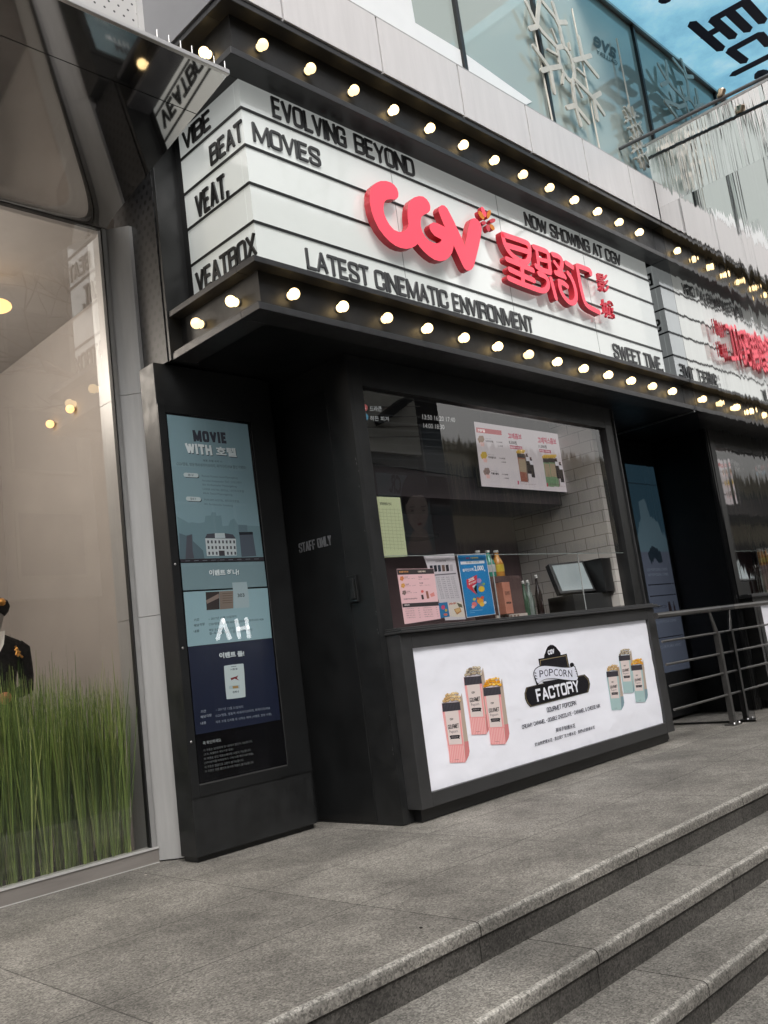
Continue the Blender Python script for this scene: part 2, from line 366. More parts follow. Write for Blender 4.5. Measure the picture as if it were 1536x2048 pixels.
# ------------------------------------------------------------------ ground, platform, steps
b = MB().use(mat('asphalt', (.07, .068, .066), .85, var=.3, scale=40, bump=.002))
b.box(-80, 80, -80, -2.43, -1.0, -.54); structure('street', b)
b = MB().use(GR_TOP); b.box(-30, 30, -1.30, 6.5, -.6, 0.0); structure('pavement', b)
def step_run(y_nose, z, depth, joint0, first=False):
    b = MB(); x = joint0 - 1.07 * 10
    while x < 16:
        x0, x1 = x + .0025, x + 1.07 - .0025; r = .019; yb = y_nose + depth
        prof = [(yb, z, 0)]
        k = 5
        arc = [(y_nose + r - r * math.sin(a), z - r + r * math.cos(a)) for a in [math.pi / 2 * i / k for i in range(k + 1)]]
        nose_end = [(y_nose, z - .045), (y_nose + .012, z - .052)]
        riser = [(y_nose + .014, z - .135)]
        ring = [(yb, z)] + [(y_nose + .045, z)] + arc + nose_end + riser
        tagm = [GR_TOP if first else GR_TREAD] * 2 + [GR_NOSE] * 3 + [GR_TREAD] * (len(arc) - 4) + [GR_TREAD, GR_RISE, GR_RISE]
        for i in range(len(ring) - 1):
            p, q = ring[i], ring[i + 1]
            b.use(tagm[i]).add([(x0, p[0], p[1]), (x1, p[0], p[1]), (x1, q[0], q[1]), (x0, q[0], q[1])], [(3, 2, 1, 0)])
        for xx, fl in ((x0, 1), (x1, 0)):
            v = [(xx, p[0], p[1]) for p in ring] + [(xx, yb, z - .135)]
            b.use(GR_RISE).add(v, [list(range(len(v)))[::-1 if fl else 1]])
        x += 1.07
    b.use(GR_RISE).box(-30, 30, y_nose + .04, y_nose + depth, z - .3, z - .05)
    return structure('step', b)
step_run(-1.345, 0.0, .045, -.466, True)
step_run(-1.622, -.135, .30, -.20)
step_run(-1.885, -.270, .30, .02)
step_run(-2.15, -.405, .30, -.37)

# ------------------------------------------------------------------ cinema marquee
marq = thing('cinema_marquee', (2.3, 0, 2.75), 'projecting black cinema marquee with white letter boards and rows of lit bulbs', 'marquee')
YB = .62                                     # how far back the left face runs
b = MB().use(ACRYL)
ZR = [3.052, 3.115, 3.343, 3.571, 3.799, 4.027, 4.249]
b.box(0, W, 0, .05, ZR[0], ZR[-1]); part('front_board', b, marq)
b = MB().use(ACRYL); b.box(0.0, .05, .0515, YB, ZR[0], ZR[-1]); part('side_board', b, marq)
b = MB().use(ACRYL); b.box(W - .05, W, .0515, YB, ZR[0], ZR[-1]); part('side_board', b, marq)
# black rails that hold the letters, and hairline joints between the acrylic sheets
RAIL = mat('letter rail', (.012, .012, .012), .35, var=.1)
b = MB().use(RAIL)
for z in ZR[1:-1]:
    b.box(-.008, W + .008, -.008, -.0005, z - .007, z + .007); b.box(-.008, -.0005, -.0005, YB, z - .007, z + .007); b.box(W + .0005, W + .008, -.0005, YB, z - .007, z + .007)
part('letter_rail', b, marq)
for x in (1.19, 2.34, 3.48):
    b = MB().use(mat('joint grey', (.30, .31, .31), .5, var=.1))
    for i in range(len(ZR) - 1): b.box(x - .0022, x + .0022, -.0012, 0, ZR[i] + .007, ZR[i + 1] - .007)
    part('sheet_joint', b, marq)
b = MB().use(BLACK); b.box(-.002, .004, YB + .001, YB + .06, 3.06, 4.3); part('end_trim', b, marq)
D = .155
def ring_trim(b, z0, z1, d=D, back=.02):
    b.box(-d, M - .002, -d, back - .02, z0, z1); b.box(-d, -.0, back - .02, YB + .05, z0, z1)
b = MB().use(DARK); ring_trim(b, 3.012, 3.046); part('upper_ledge', b, marq, .003)
b = MB().use(DARK); ring_trim(b, 2.752, 2.790); part('lower_ledge', b, marq, .003)
b = MB().use(CHAN); b.box(-.075, M - .002, -.075, .0, 2.79, 3.012); b.box(-.075, 0, .0, YB + .05, 2.79, 3.012); part('bulb_channel', b, marq)
b = MB().use(BLACK); b.box(-.165, .02, YB + .05, YB + .075, 2.752, 4.3); part('end_post', b, marq, .002)
# cornice: cap ledge with a sloping underside, channel, top ledge
b = MB().use(DARK); ring_trim(b, 4.206, 4.248); part('cap_ledge', b, marq, .003)
b = MB().use(CHAN); b.box(-.075, M - .002, -.075, .02, 4.248, 4.532); b.box(-.075, 0.02, .02, YB + .05, 4.248, 4.532); part('bulb_channel', b, marq)
b = MB().use(DARK); ring_trim(b, 4.532, 4.572, D + .012); part('top_ledge', b, marq, .003)
b = MB().use(BLACK2); b.box(-.15, M - .002, -.14, .95, 2.765, 2.80); part('soffit', b, marq)
b = MB().use(BLACK); b.box(.05, W - .05, .05, YB, 2.80, 4.5); part('core', b, marq)

# bulbs: one of each kind is built, the others are copies
BULB = mat('lit bulb', (1.0, .72, .34), .3, var=0, emit=2.3)
_t = BULB.node_tree; _oi = _t.nodes.new('ShaderNodeObjectInfo'); _mr = _t.nodes.new('ShaderNodeMapRange'); _mr.inputs[3].default_value = 1.5; _mr.inputs[4].default_value = 2.9
_t.links.new(_oi.outputs['Random'], _mr.inputs[0]); _t.links.new(_mr.outputs[0], _t.nodes['Principled BSDF'].inputs['Emission Strength'])
SOCK = mat('bulb socket', (.16, .155, .15), .45, var=.1)
def make_bulb(loc, ax):
    b = MB().use(BULB); r = .031
    b.lathe([(.012, -.055), (.016, -.045), (.024, -.032)] + [(r * math.cos(a), r * math.sin(a)) for a in [math.radians(-50 + 14 * i) for i in range(11)]], (0, 0, 0), ax, 18)
    o = link('bulb', b.mesh('bulb'), marq, 0, Vector(loc) - ORG[marq]); ORG[o] = Vector(loc)
    s = MB().use(SOCK); s.lathe([(.028, -.075), (.028, -.058), (.021, -.056), (.021, -.040)], (0, 0, 0), ax, 14)
    so_ = link('socket', s.mesh('socket'), o); return o
fb = make_bulb((.119, -.125, 2.90), (0, -1, 0))
fronts = [(.119 + .357 * k, -.125, 2.90) for k in range(1, 13)] + [(.105 + .353 * k, -.125, 4.39) for k in range(13)]
for p in fronts: copy_tree(fb, None, Vector(p) - ORG[marq])
sb = make_bulb((-.125, .113, 2.90), (-1, 0, 0))
for p in [(-.125, .449, 2.90), (-.125, .117, 4.39), (-.125, .46, 4.39)]: copy_tree(sb, None, Vector(p) - ORG[marq])

# letters on the boards
def board_text(s, x0, x1, z0, z1):
    b = MB().use(GREYL); block_solid(b, s, (x0, -.001, z0), (x1, -.001, z0), (x0, -.001, z1), (0, -1, 0), .010); part('lettering', b, marq)
def side_text(s, y0, y1, z0, z1):
    b = MB().use(RAIL); block_solid(b, s, (-.001, y0, z0), (-.001, y1, z0), (-.001, y0, z1), (-1, 0, 0), .010, .068); part('lettering', b, marq)
board_text('EVOLVING', .222, .80, 4.055, 4.185); board_text('BEYOND', .875, 1.425, 4.055, 4.185)
board_text('MOVIES', .059, .557, 3.843, 3.960)
board_text('NOW SHOWING AT CGV', 2.677, 4.11, 4.053, 4.166)
board_text('LATEST CINEMATIC ENVIRONMENT', .347, 2.55, 3.148, 3.275)
board_text('SWEET TIME,', 3.693, 4.54, 3.140, 3.268)
side_text('VIBE', .570, .280, 4.062, 4.180); side_text('BEAT', .320, .003, 3.835, 3.957); side_text('VEAT,', .506, .182, 3.590, 3.735)
side_text('VEATBOX', .578, -.002, 3.150, 3.280)
for s, z in (('E', 4.06), ('S', 3.60)):
    b = MB().use(RAIL); block_solid(b, s, (W + .001, .06, z), (W + .001, .15, z), (W + .001, .06, z + .12), (1, 0, 0), .014); part('lettering', b, marq)

# red logo, traced on the plane of its own face
def face_pt(y): return lambda q: at(q[0], q[1], 'y', y)
LOGO = [(78,215),(85,170),(110,120),(150,85),(200,65),(260,65),(310,80),(350,110),(380,150),(395,200),(393,240),(375,262),(345,270),(310,265),(265,270),(245,290),(232,330),(230,380),(240,430),(262,485),(300,550),(345,600),(400,625),(450,620),(480,600),(497,570),(505,535),(497,480),(494,430),(495,370),(505,320),(530,275),(570,245),(620,230),(665,235),(705,265),(735,310),(745,350),(742,390),(720,415),(690,428),(665,440),(645,465),(638,510),(640,560),(655,620),(690,680),(730,720),(780,745),(820,750),(850,740),(866,718),(866,706),(835,690),(790,665),(755,625),(738,590),(735,560),(748,535),(775,520),(815,525),(905,570),(890,540),(850,440),(835,400),(833,370),(845,345),(870,330),(900,335),(930,365),(960,420),(1010,520),(1050,610),(1100,715),(1125,780),(1130,740),(1150,650),(1165,570),(1180,510),(1195,482),(1225,472),(1255,482),(1285,515),(1303,555),(1308,600),(1300,660),(1280,770),(1255,870),(1235,950),(1222,1000),(1200,1035),(1170,1050),(1140,1045),(1115,1020),(1085,960),(1040,860),(1000,770),(998,800),(985,850),(955,900),(910,935),(850,945),(790,930),(730,890),(670,835),(630,790),(605,755),(585,775),(540,800),(480,810),(420,800),(360,775),(300,730),(240,670),(180,590),(130,490),(100,400),(80,300)]
FY = -.075
def two_tone(name, polys, mface=RED, mside=REDS, depth=.05, step=.0004):
    b = MB()
    for k, P in enumerate(polys):
        lift = FY + depth
        P = [Vector((p.x, lift, p.z)) for p in P]
        o0 = len(b.f); b.use(mside); slab_poly(b, P, (0, -1, 0), 0, depth + k * step)
        if mface not in b.mats: b.mats.append(mface)
        b.mi[o0 + 1] = b.mats.index(mface); b.mi[o0] = b.mi[o0]
    return part(name, b, marq)
A_ = lambda q: at(725 + q[0] / 5.486, 350 + q[1] / 5.486, 'y', FY)
two_tone('red_logo', [[A_(q) for q in LOGO]])
ORAN = mat('orange acrylic', (.85, .26, .02), .35, var=.04); PINK = mat('pink acrylic', (.75, .06, .09), .35, var=.04)
def petal(cx, cy, L_, w_, ang):
    a = math.radians(ang); return [A_((cx + L_ * math.cos(t) * math.cos(a) - w_ * math.sin(t) * math.sin(a), cy + L_ * math.cos(t) * math.sin(a) + w_ * math.sin(t) * math.cos(a))) for t in [2 * math.pi * k / 14 for k in range(14)]]
for m_, args in ((RED, (1330, 405, 62, 20, 70)), (ORAN, (1303, 440, 55, 22, 58)), (ORAN, (1386, 430, 50, 20, -75)), (PINK, (1428, 500, 32, 24, -20)), (ORAN, (1424, 572, 38, 20, 55)), (PINK, (1380, 580, 40, 20, 80)), (PINK, (1332, 524, 26, 20, 20))):
    two_tone('petal', [petal(*args)], m_, REDS, .035)
B_ = lambda q: at(985 + q[0] / 5.908, 450 + q[1] / 5.908, 'y', FY)
def glyph(strokes, r=.0225):
    out = []
    for st in strokes:
        rr = r
        if isinstance(st[0], float): rr, st = st[0], st[1:]
        out.append(stroke([B_(q) for q in st], rr, (0, -1, 0), 2))
    return out
two_tone('star_glyph', glyph([[(122,110),(145,118),(400,205),(432,230),(440,270),(440,350),(425,420),(385,445),(330,425),(260,380),(190,310),(145,225),(122,130)],[(170,240),(290,275),(425,318)],[(170,402),(310,460),(478,535)],[(345,440),(352,540),(362,690)],[(203,525),(340,590),(488,655)],[(193,630),(330,690),(460,738),(560,775),(620,775),(655,735),(660,670),(630,615),(590,595),(548,575)]]))
two_tone('gather_glyph', glyph([[(490,258),(560,282),(640,312),(662,345),(670,440),(682,535)],[(.019),(520,285),(535,380),(550,520)],[(.017),(545,400),(600,418),(675,432)],[(515,485),(560,520),(620,545),(680,560)],[(712,348),(760,362),(808,392),(822,440),(815,510),(770,580)],[(.019),(732,440),(775,500),(858,620)],[(745,565),(800,590),(848,606)],[(690,640),(715,740),(748,862)],[(785,668),(840,690),(880,725)],[(788,672),(795,760),(840,850),(900,915),(950,925),(985,885),(985,800),(960,700),(925,620),(890,572)]]))
two_tone('meet_glyph', glyph([[(872,448),(910,470),(945,497)],[(1160,575),(1160,540),(1090,510),(1005,480),(1000,490),(1015,580),(1045,740),(1075,870),(1105,940),(1150,975),(1260,1030)]]))
RED2 = mat('red acrylic unlit', (.74, .05, .085), .4, var=0)
def cjk(name, s, TL, BL, BR, bold=.008):
    b = MB().use(RED2); put_text(b, s, B_(BL), B_(BR), B_(TL), (0, -1, 0), bold, .02, -.02); part(name, b, marq)
cjk('shadow_glyph', '影', (1235, 560), (1262, 775), (1392, 800)); cjk('city_glyph', '城', (1282, 865), (1312, 1080), (1455, 1115))

# perforated black side panel that closes the gap to the shop front
def perforated(name, col, hole, pitch, r, axes, rough=.45):
    m = bpy.data.materials.new(name); m.use_nodes = True; t = m.node_tree; N = t.nodes; L = t.links; bs = N['Principled BSDF']; bs.inputs['Roughness'].default_value = rough
    tc = N.new('ShaderNodeTexCoord'); s = N.new('ShaderNodeSeparateXYZ'); L.new(tc.outputs['Object'], s.inputs[0]); sq = []
    def mth(op, a, b_=None):
        k = N.new('ShaderNodeMath'); k.operation = op
        for i, v in enumerate((a, b_)):
            if v is None: continue
            if isinstance(v, (int, float)): k.inputs[i].default_value = v
            else: L.new(v, k.inputs[i])
        return k.outputs[0]
    pv = mth('DIVIDE', s.outputs[axes[1]], pitch * .866); row = mth('FLOOR', pv); pu = mth('ADD', mth('DIVIDE', s.outputs[axes[0]], pitch), mth('MULTIPLY', row, .5))
    du = mth('MULTIPLY', mth('SUBTRACT', mth('FRACT', pu), .5), pitch); dv = mth('MULTIPLY', mth('SUBTRACT', mth('FRACT', pv), .5), pitch * .866)
    d = mth('SQRT', mth('ADD', mth('MULTIPLY', du, du), mth('MULTIPLY', dv, dv))); f = mth('LESS_THAN', d, r)
    mx = N.new('ShaderNodeMix'); mx.data_type = 'RGBA'; L.new(f, mx.inputs[0]); mx.inputs[6].default_value = (*lin(col), 1); mx.inputs[7].default_value = (*lin(hole), 1); L.new(mx.outputs[2], bs.inputs['Base Color'])
    return m
b = MB().use(perforated('perforated black', (.02, .02, .021), (.001, .001, .001), .058, .014, (1, 2))); b.box(-.172, -.15, YB + .078, 1.16, 2.752, 3.95); part('perforated_panel', b, marq)

# ------------------------------------------------------------------ mirror wall at the right end
def mirror_mat(name, col, dist, sc=(1, 26, .35)):
    m = bpy.data.materials.new(name); m.use_nodes = True; t = m.node_tree; b = t.nodes['Principled BSDF']
    b.inputs['Base Color'].default_value = (*lin(col), 1); b.inputs['Metallic'].default_value = 1; b.inputs['Roughness'].default_value = .035
    tc = t.nodes.new('ShaderNodeTexCoord'); hs = None
    for s_, d_ in ((sc, dist), ((1, sc[1] * 3.2, sc[2] * 2.5), dist * .13)):
        mp = t.nodes.new('ShaderNodeMapping'); mp.inputs['Scale'].default_value = s_; t.links.new(tc.outputs['Object'], mp.inputs[0])
        n = t.nodes.new('ShaderNodeTexNoise'); n.inputs['Scale'].default_value = 1; n.inputs['Detail'].default_value = 2; t.links.new(mp.outputs[0], n.inputs['Vector'])
        mu = t.nodes.new('ShaderNodeMath'); mu.operation = 'MULTIPLY'; mu.inputs[1].default_value = d_; t.links.new(n.outputs[0], mu.inputs[0])
        if hs is None: hs = mu.outputs[0]
        else:
            ad = t.nodes.new('ShaderNodeMath'); t.links.new(hs, ad.inputs[0]); t.links.new(mu.outputs[0], ad.inputs[1]); hs = ad.outputs[0]
    bp = t.nodes.new('ShaderNodeBump'); bp.inputs['Distance'].default_value = 1; bp.inputs['Strength'].default_value = 1
    t.links.new(hs, bp.inputs['Height']); t.links.new(bp.outputs[0], b.inputs['Normal']); return m
MIRR = mirror_mat('rippled mirror steel', (.84, .83, .82), .0010, (1, 15, .24))
MIRS = mirror_mat('smooth black mirror', (.62, .63, .65), .00035)
mw = thing('mirror_wall', (M, -.5, 0), 'tall rippled mirror steel wall at the right end of the marquee reflecting its bulbs', 'mirror wall')
b = MB().use(MIRR); b.box(M, M + .25, -2.4, -.17, -.6, 4.70); part('mirror_panel', b, mw)
b = MB().use(mirror_mat('strongly rippled mirror steel', (.92, .91, .90), .0060, (1, 13, .07))); b.box(M, M + .25, -2.4, -.17, 4.7005, 5.335); part('mirror_panel', b, mw)
b = MB().use(STEEL); b.box(M - .010, M - .0005, -.15, .95, 2.735, 2.749); part('edge_trim', b, mw)
b = MB().use(MIRS); b.box(M, M + .25, -.168, .95, 0.02, 4.55); part('mirror_panel', b, mw)
b = MB().use(STEEL); b.box(M - .004, M + .26, -2.4, -.16, 5.335, 5.36); part('top_cap', b, mw)
# ------------------------------------------------------------------ upper facade: metal fascia, teal glazing, pole, printed ceiling
fac = thing('upper_facade', (2.3, 0, 4.575), 'white metal fascia and teal glazed storey above the marquee', 'facade')
FXS = [-.18, .235, 1.045, 1.855, 2.665, 3.475, 4.225, M - .003]
for i in range(len(FXS) - 1):
    b = MB().use(WHITEP); b.box(FXS[i] + .007, FXS[i + 1] - .007, -.18, -.15, 4.575, 4.975); part('fascia_panel', b, fac, .002)
b = MB().use(mat('dark joint', (.03, .03, .03), .6, var=0)); b.box(-.17, M - .004, -.149, -.03, 4.573, 4.965); part('fascia_backing', b, fac)
b = MB().use(mat('sill metal', (.42, .41, .41), .45, var=.25, scale=12)); b.box(-.178, M - .004, -.1795, -.03, 4.9755, 4.985); part('sill', b, fac)
GREYW = mat('grey return panel', (.30, .30, .315), .4, var=.06, scale=2)
b = MB().use(GREYW); b.box(-.18, -.165, -.148, .60, 4.575, 7.0); part('return_panel', b, fac)
b = MB().use(mat('white edge strip', (.62, .61, .60), .4, var=.05)); b.box(-.215, -.163, .601, .64, 4.15, 7.0); part('edge_strip', b, fac)
b = MB().use(perforated('perforated white', (.60, .59, .58), (.07, .07, .075), .062, .0075, (0, 2))); b.box(-6, -.216, .62, .66, 4.15, 7.0); part('perforated_panel', b, fac)
# glazing
def glazing(name):
    m = mat(name, (.45, .515, .485), .03, .12, var=0, bump=.0035, bscale=.9, scale=1); return m
GLZ = glazing('teal tinted glazing')
MXS = [-.16, .72, 2.19, 3.35, 5.27, 7.2, 9.1]
for i in range(len(MXS) - 1):
    b = MB().use(GLZ); b.box(MXS[i] + .02, MXS[i + 1] - .02, .0, .02, 4.95, 6.985); part('window_pane', b, fac)
for x in MXS[1:]:
    b = MB().use(mat('black mullion', (.012, .012, .013), .4, var=.1)); b.box(x - .019, x + .019, -.03, .03, 4.95, 6.985); b.use(STEEL).box(x + .0195, x + .045, -.012, .03, 4.95, 6.985); part('mullion', b, fac)
b = MB().use(STEEL); b.box(-.16, 9.1, -.05, .02, 6.986, 6.999); part('head_rail', b, fac)
b = MB().use(mat('white reflection patch', (.92, .94, .95), .4, var=.02))  # bright sky reflection in the glazing, painted as a flat white patch
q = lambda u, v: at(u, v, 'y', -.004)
slab_poly(b, [q(690, 0), q(822, 0), q(830, 46), q(919, 100), q(1064, 204), q(1040, 215), q(900, 130), q(690, 10)], (0, -1, 0), 0, .003); part('sky_reflection_patch', b, fac)
b = MB().use(mat('glass lettering', (.03, .06, .065), .4, var=0))
Zz = lambda u, v: at(960 + u / 2.667, v / 2.667, 'y', -.003)
put_text(b, 'ave', Zz(725, 318), Zz(603, 240), Zz(727, 262), (0, -1, 0), .02, 0, .001); put_text(b, 'GALLERY', Zz(733, 350), Zz(620, 285), Zz(733, 328), (0, -1, 0), .01, 0, .001); part('lettering', b, fac)
b = MB().use(mat('facade plaster', (.72, .71, .70), .8, var=.08)); b.box(-.164, 12, .05, 9, 4.98, 14); b.box(-14, -.166, .70, 9, 4.98, 14); part('wall', b, fac)
b = MB().use(GLZ); b.box(-14, -.30, .58, .618, 7.3, 13.5); part('window_pane', b, fac)

# printed sky ceiling over the entrance
def sky_print():
    m = bpy.data.materials.new('printed sky'); m.use_nodes = True; t = m.node_tree; N = t.nodes; L = t.links; bs = N['Principled BSDF']; bs.inputs['Roughness'].default_value = .5
    tc = N.new('ShaderNodeTexCoord'); n = N.new('ShaderNodeTexNoise'); n.inputs['Scale'].default_value = 1.3; n.inputs['Detail'].default_value = 7; n.inputs['Roughness'].default_value = .6; L.new(tc.outputs['Object'], n.inputs['Vector'])
    r = N.new('ShaderNodeValToRGB'); e = r.color_ramp.elements; e[0].position = .36; e[0].color = (.13, .31, .44, 1); e[1].position = .70; e[1].color = (.38, .55, .63, 1); k = e.new(.52); k.color = (.20, .425, .54, 1)
    L.new(n.outputs[0], r.inputs[0]); L.new(r.outputs[0], bs.inputs['Base Color'])
    L.new(r.outputs[0], bs.inputs['Emission Color']); bs.inputs['Emission Strength'].default_value = .85; return m
ceil = thing('printed_ceiling_sign', (6.0, -.9, 7.0), 'backlit sky blue ceiling sign with big dark letters above the entrance corner', 'ceiling sign')
b = MB().use(sky_print()); b.box(4.05, 9.5, -2.2, -.052, 7.0, 7.12); part('panel', b, ceil)
b = MB().use(mat('navy letter', (.035, .03, .07), .5, var=.05))
for k, st in enumerate([[(1130,125),(1285,260)],[(1200,192),(1290,142)],[(1245,104),(1350,195)],[(1240,104),(1415,6)],[(1330,62),(1430,158)],[(1412,8),(1508,112)],[(1333,267),(1410,325)],[(1333,267),(1490,182)],[(1490,182),(1540,235)],[(1353,393),(1545,296)],[(1478,412),(1480,385),(1510,378),(1536,392)],[(965,-4),(985,6),(1008,-6)]]):
    slab_poly(b, stroke([at(960 + u / 2.667, v / 2.667, 'z', 7.0) for u, v in st], .050 if k < 10 else .034, (0, 0, -1), 1 if len(st) > 2 else 0, 1), (0, 0, -1), .001, .004 + k * .0004)
part('lettering', b, ceil)
b = MB().use(STEEL); b.box(4.05, 9.5, -.0515, -.03, 6.97, 7.12); part('edge_trim', b, ceil)
pole = thing('banner_pole', (4.5, .0, 5.33), 'grey metal pole with a brass clamp sticking out above the fascia', 'pole')
b = MB().use(mat('pole grey', (.13, .13, .135), .4, var=.15)); b.tube([(4.5, .0, 5.33), (4.5, -1.6, 5.25)], .016, 12); part('pole', b, pole)
b = MB().use(mat('brass clamp', (.55, .42, .30), .3, 1., var=.1)); b.lathe([(.03, -.035), (.036, -.02), (.03, 0), (.036, .02), (.03, .035)], (4.5, -1.0, 5.325), (0, -.4, 1), 14); part('clamp', b, pole)

# snowflake ornaments on the glass front, cut from sheet metal
SNOW = mat('champagne metal', (.66, .62, .55), .45, .1, var=.12, scale=9)
def snow_obj(lines, label, r, depth=.010):
    b = MB().use(SNOW)
    for k, st in enumerate(lines):
        rr = r
        if isinstance(st[0], float): rr, st = st[0], st[1:]
        slab_poly(b, stroke([Zs(u, v) for u, v in st], rr, (0, -1, 0), 1 if len(st) > 2 else 0, 4), (0, -1, 0), 0, depth + k * .0003)
    c = b.v[0]; return solo('snowflake_ornament', b, (c[0], -.06, c[2]), label, 'ornament', 'snowflake ornaments on the glazing')
Zs = lambda u, v: at(960 + u / 2.667, v / 2.667, 'y', -.06)
snow_obj([[(408,258),(448,246),(490,322),(505,420),(478,442),(425,362),(408,258)],[(408,255),(300,140),(243,15)],[(298,145),(262,155)],[(300,140),(312,8)],[(442,244),(415,118),(332,15)],[(414,122),(456,122)],[(412,112),(384,20)],[(497,325),(545,312),(586,300)],[(545,312),(522,200)],[(550,318),(624,410)],[(428,358),(365,368),(324,380)],[(362,362),(282,250)],[(370,372),(392,495)],[(505,430),(600,525),(656,610)],[(600,522),(636,500)],[(602,528),(622,640)],[(488,440),(505,570),(532,668)],[(505,566),(460,577)],[(507,572),(575,656)],[.012,(378,160),(405,228)],[.012,(470,235),(475,268)],[.012,(355,268),(408,298)],[.012,(440,395),(436,450)],[.012,(515,372),(556,410)],[.012,(508,455),(540,520)]],
         'largest pale metal snowflake, nearest the middle of the glass storey', .023)
snow_obj([[(1085,532),(1115,524),(1150,580),(1158,640),(1120,620),(1085,532)],[(1088,532),(1000,438),(948,345)],[(998,440),(966,455)],[(998,435),(990,330)],[(1112,522),(1100,408),(1028,318)],[(1100,410),(1132,412)],[(1098,402),(1070,318)],[(1148,575),(1190,560)],[(1165,565),(1148,480)],[.012,(1066,462),(1085,520)],[.012,(1142,520),(1148,565)],[(1095,560),(1050,575)],[(1060,572),(985,540)],[(985,545),(1045,625)]],
         'pale metal snowflake high in the corner under the sky blue ceiling', .023)
def small_flake(cx, cy, R, label):
    c = Zs(cx, cy); b = MB().use(SNOW); k = 0
    P = lambda r_, a: c + Vector((math.cos(a) * r_, 0, math.sin(a) * r_))
    hexa = [P(R * .3, math.pi / 3 * i) for i in range(7)]; segs = [hexa]
    for i in range(6):
        a = math.pi / 3 * i; segs += [[P(R * .3, a), P(R * .8, a)], [P(R * .55, a), P(R, a + .35)], [P(R * .55, a), P(R, a - .35)]]
    for s in segs: slab_poly(b, stroke(s, R * .06, (0, -1, 0), 0, 3), (0, -1, 0), 0, .02 + k * .0003); k += 1
    return solo('snowflake_ornament', b, (c.x, -.06, c.z), label, 'ornament', 'snowflake ornaments on the glazing')
small_flake(812, 655, .17, 'small pale snowflake hanging just above the grey pole')
small_flake(848, 815, .17, 'lowest small pale snowflake, below the grey pole at the mirror edge')
for i, (a_, b_, lab) in enumerate((((298, 150), (400, 655), 'thin cord of the largest snowflake on its left'), ((500, 40), (650, 800), 'long thin cord passing the right side of the largest snowflake'), ((738, 200), (815, 600), 'thin cord that holds the small upper snowflake'))):
    b = MB().use(SNOW); b.tube([Zs(*a_) + Vector((0, .02, 0)), Zs(*b_) + Vector((0, .02, 0))], .009, 8); solo('hanging_cord', b, Zs(*a_), lab, 'cord', 'cords of the snowflake ornaments')

# ------------------------------------------------------------------ shop on the left: glass, base, pilaster, curved canopy
YS = 1.062
shop = thing('shop_front', (-2.5, YS, 0), 'pale shop front with a big display window, metal base and grey metal pilaster', 'shop front')
ALU = mat('pale anodised metal', (.46, .455, .45), .38, .4, var=.08, scale=5, stretch=(4, 4, .4))
b = MB().use(mat('steel base', (.30, .275, .255), .42, .4, var=.12, scale=4, stretch=(.4, 4, 4))); b.box(-8, -.285, YS - .012, YS + .10, .004, .073); part('base_board', b, shop)
b = MB().use(mat('pale sill', (.60, .59, .575), .4, .3, var=.08)); b.box(-8, -.285, YS - .018, YS + .05, .0735, .083); b.box(-8, -.285, YS - .016, YS + .02, .0, .0038); part('sill', b, shop)
b = MB().use(ALU); b.prism([(-.288, 1.068, .008), (-.195, .955, .008), (-.150, .955, .008), (-.150, 1.3, .008), (-.288, 1.3, .008)], (0, 0, 1.32))
b.prism([(-.288, 1.068, 1.331), (-.195, .955, 1.331), (-.150, .955, 1.331), (-.150, 1.3, 1.331), (-.288, 1.3, 1.331)], (0, 0, 1.31))
b.prism([(-.288, 1.068, 2.644), (-.195, .955, 2.644), (-.150, .955, 2.644), (-.150, 1.3, 2.644), (-.288, 1.3, 2.644)], (0, 0, 1.06)); part('pilaster', b, shop)
b = MB().use(mat('pale frame', (.36, .355, .35), .4, .3, var=.08)); b.box(-.318, -.292, YS - .008, YS + .04, .0835, 3.70); part('window_frame', b, shop)
b = MB().use(mat('black seal', (.015, .015, .015), .6, var=0)); b.box(-.326, -.3185, YS - .004, YS + .03, .084, 3.69); b.box(-8, -.292, YS - .006, YS + .03, 3.695, 3.712); part('window_seal', b, shop)
b = MB().use(glass('shop glass', (.93, .93, .92), 1.5, .10)); b.box(-8, -.327, YS, YS + .010, .0835, 3.694); part('window_pane', b, shop)
# the room behind
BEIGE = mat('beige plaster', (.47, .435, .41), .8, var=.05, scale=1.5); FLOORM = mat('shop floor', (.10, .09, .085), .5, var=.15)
b = MB().use(BEIGE); b.box(-8, .6, 4.6, 4.7, 0, 4.4); b.box(.45, .55, 1.45, 4.6, 0, 4.4); b.box(-.14, .55, 1.34, 1.44, 0, 4.4); b.box(-8.1, -8, YS, 4.7, 0, 4.4); part('wall', b, shop)
b = MB().use(mat('shop ceiling', (.42, .40, .385), .8, var=.04)); b.box(-8, .45, YS + .02, 4.6, 4.0, 4.1); b.box(-8, -.292, YS + .02, YS + .10, 3.713, 4.0); part('ceiling', b, shop)
b = MB().use(FLOORM); b.box(-8, .45, YS + .11, 4.6, .003, .03); part('floor', b, shop)
b = MB().use(mat('louvre white', (.55, .53, .51), .5, var=.05))
for i in range(5): b.box(-1.9 + i * .42, -1.55 + i * .42, 4.56, 4.598, 1.62, 2.02)
part('wall_panel', b, shop)
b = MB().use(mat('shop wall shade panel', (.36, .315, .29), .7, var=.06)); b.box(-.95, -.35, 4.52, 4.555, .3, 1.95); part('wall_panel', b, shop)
b = MB().use(mat('track black', (.01, .01, .01), .5, var=0)); b.box(-3, -.25, 2.6, 2.64, 3.80, 3.84); b.box(-3, -.6, 3.2, 3.23, 3.82, 3.85); part('ceiling_track', b, shop)
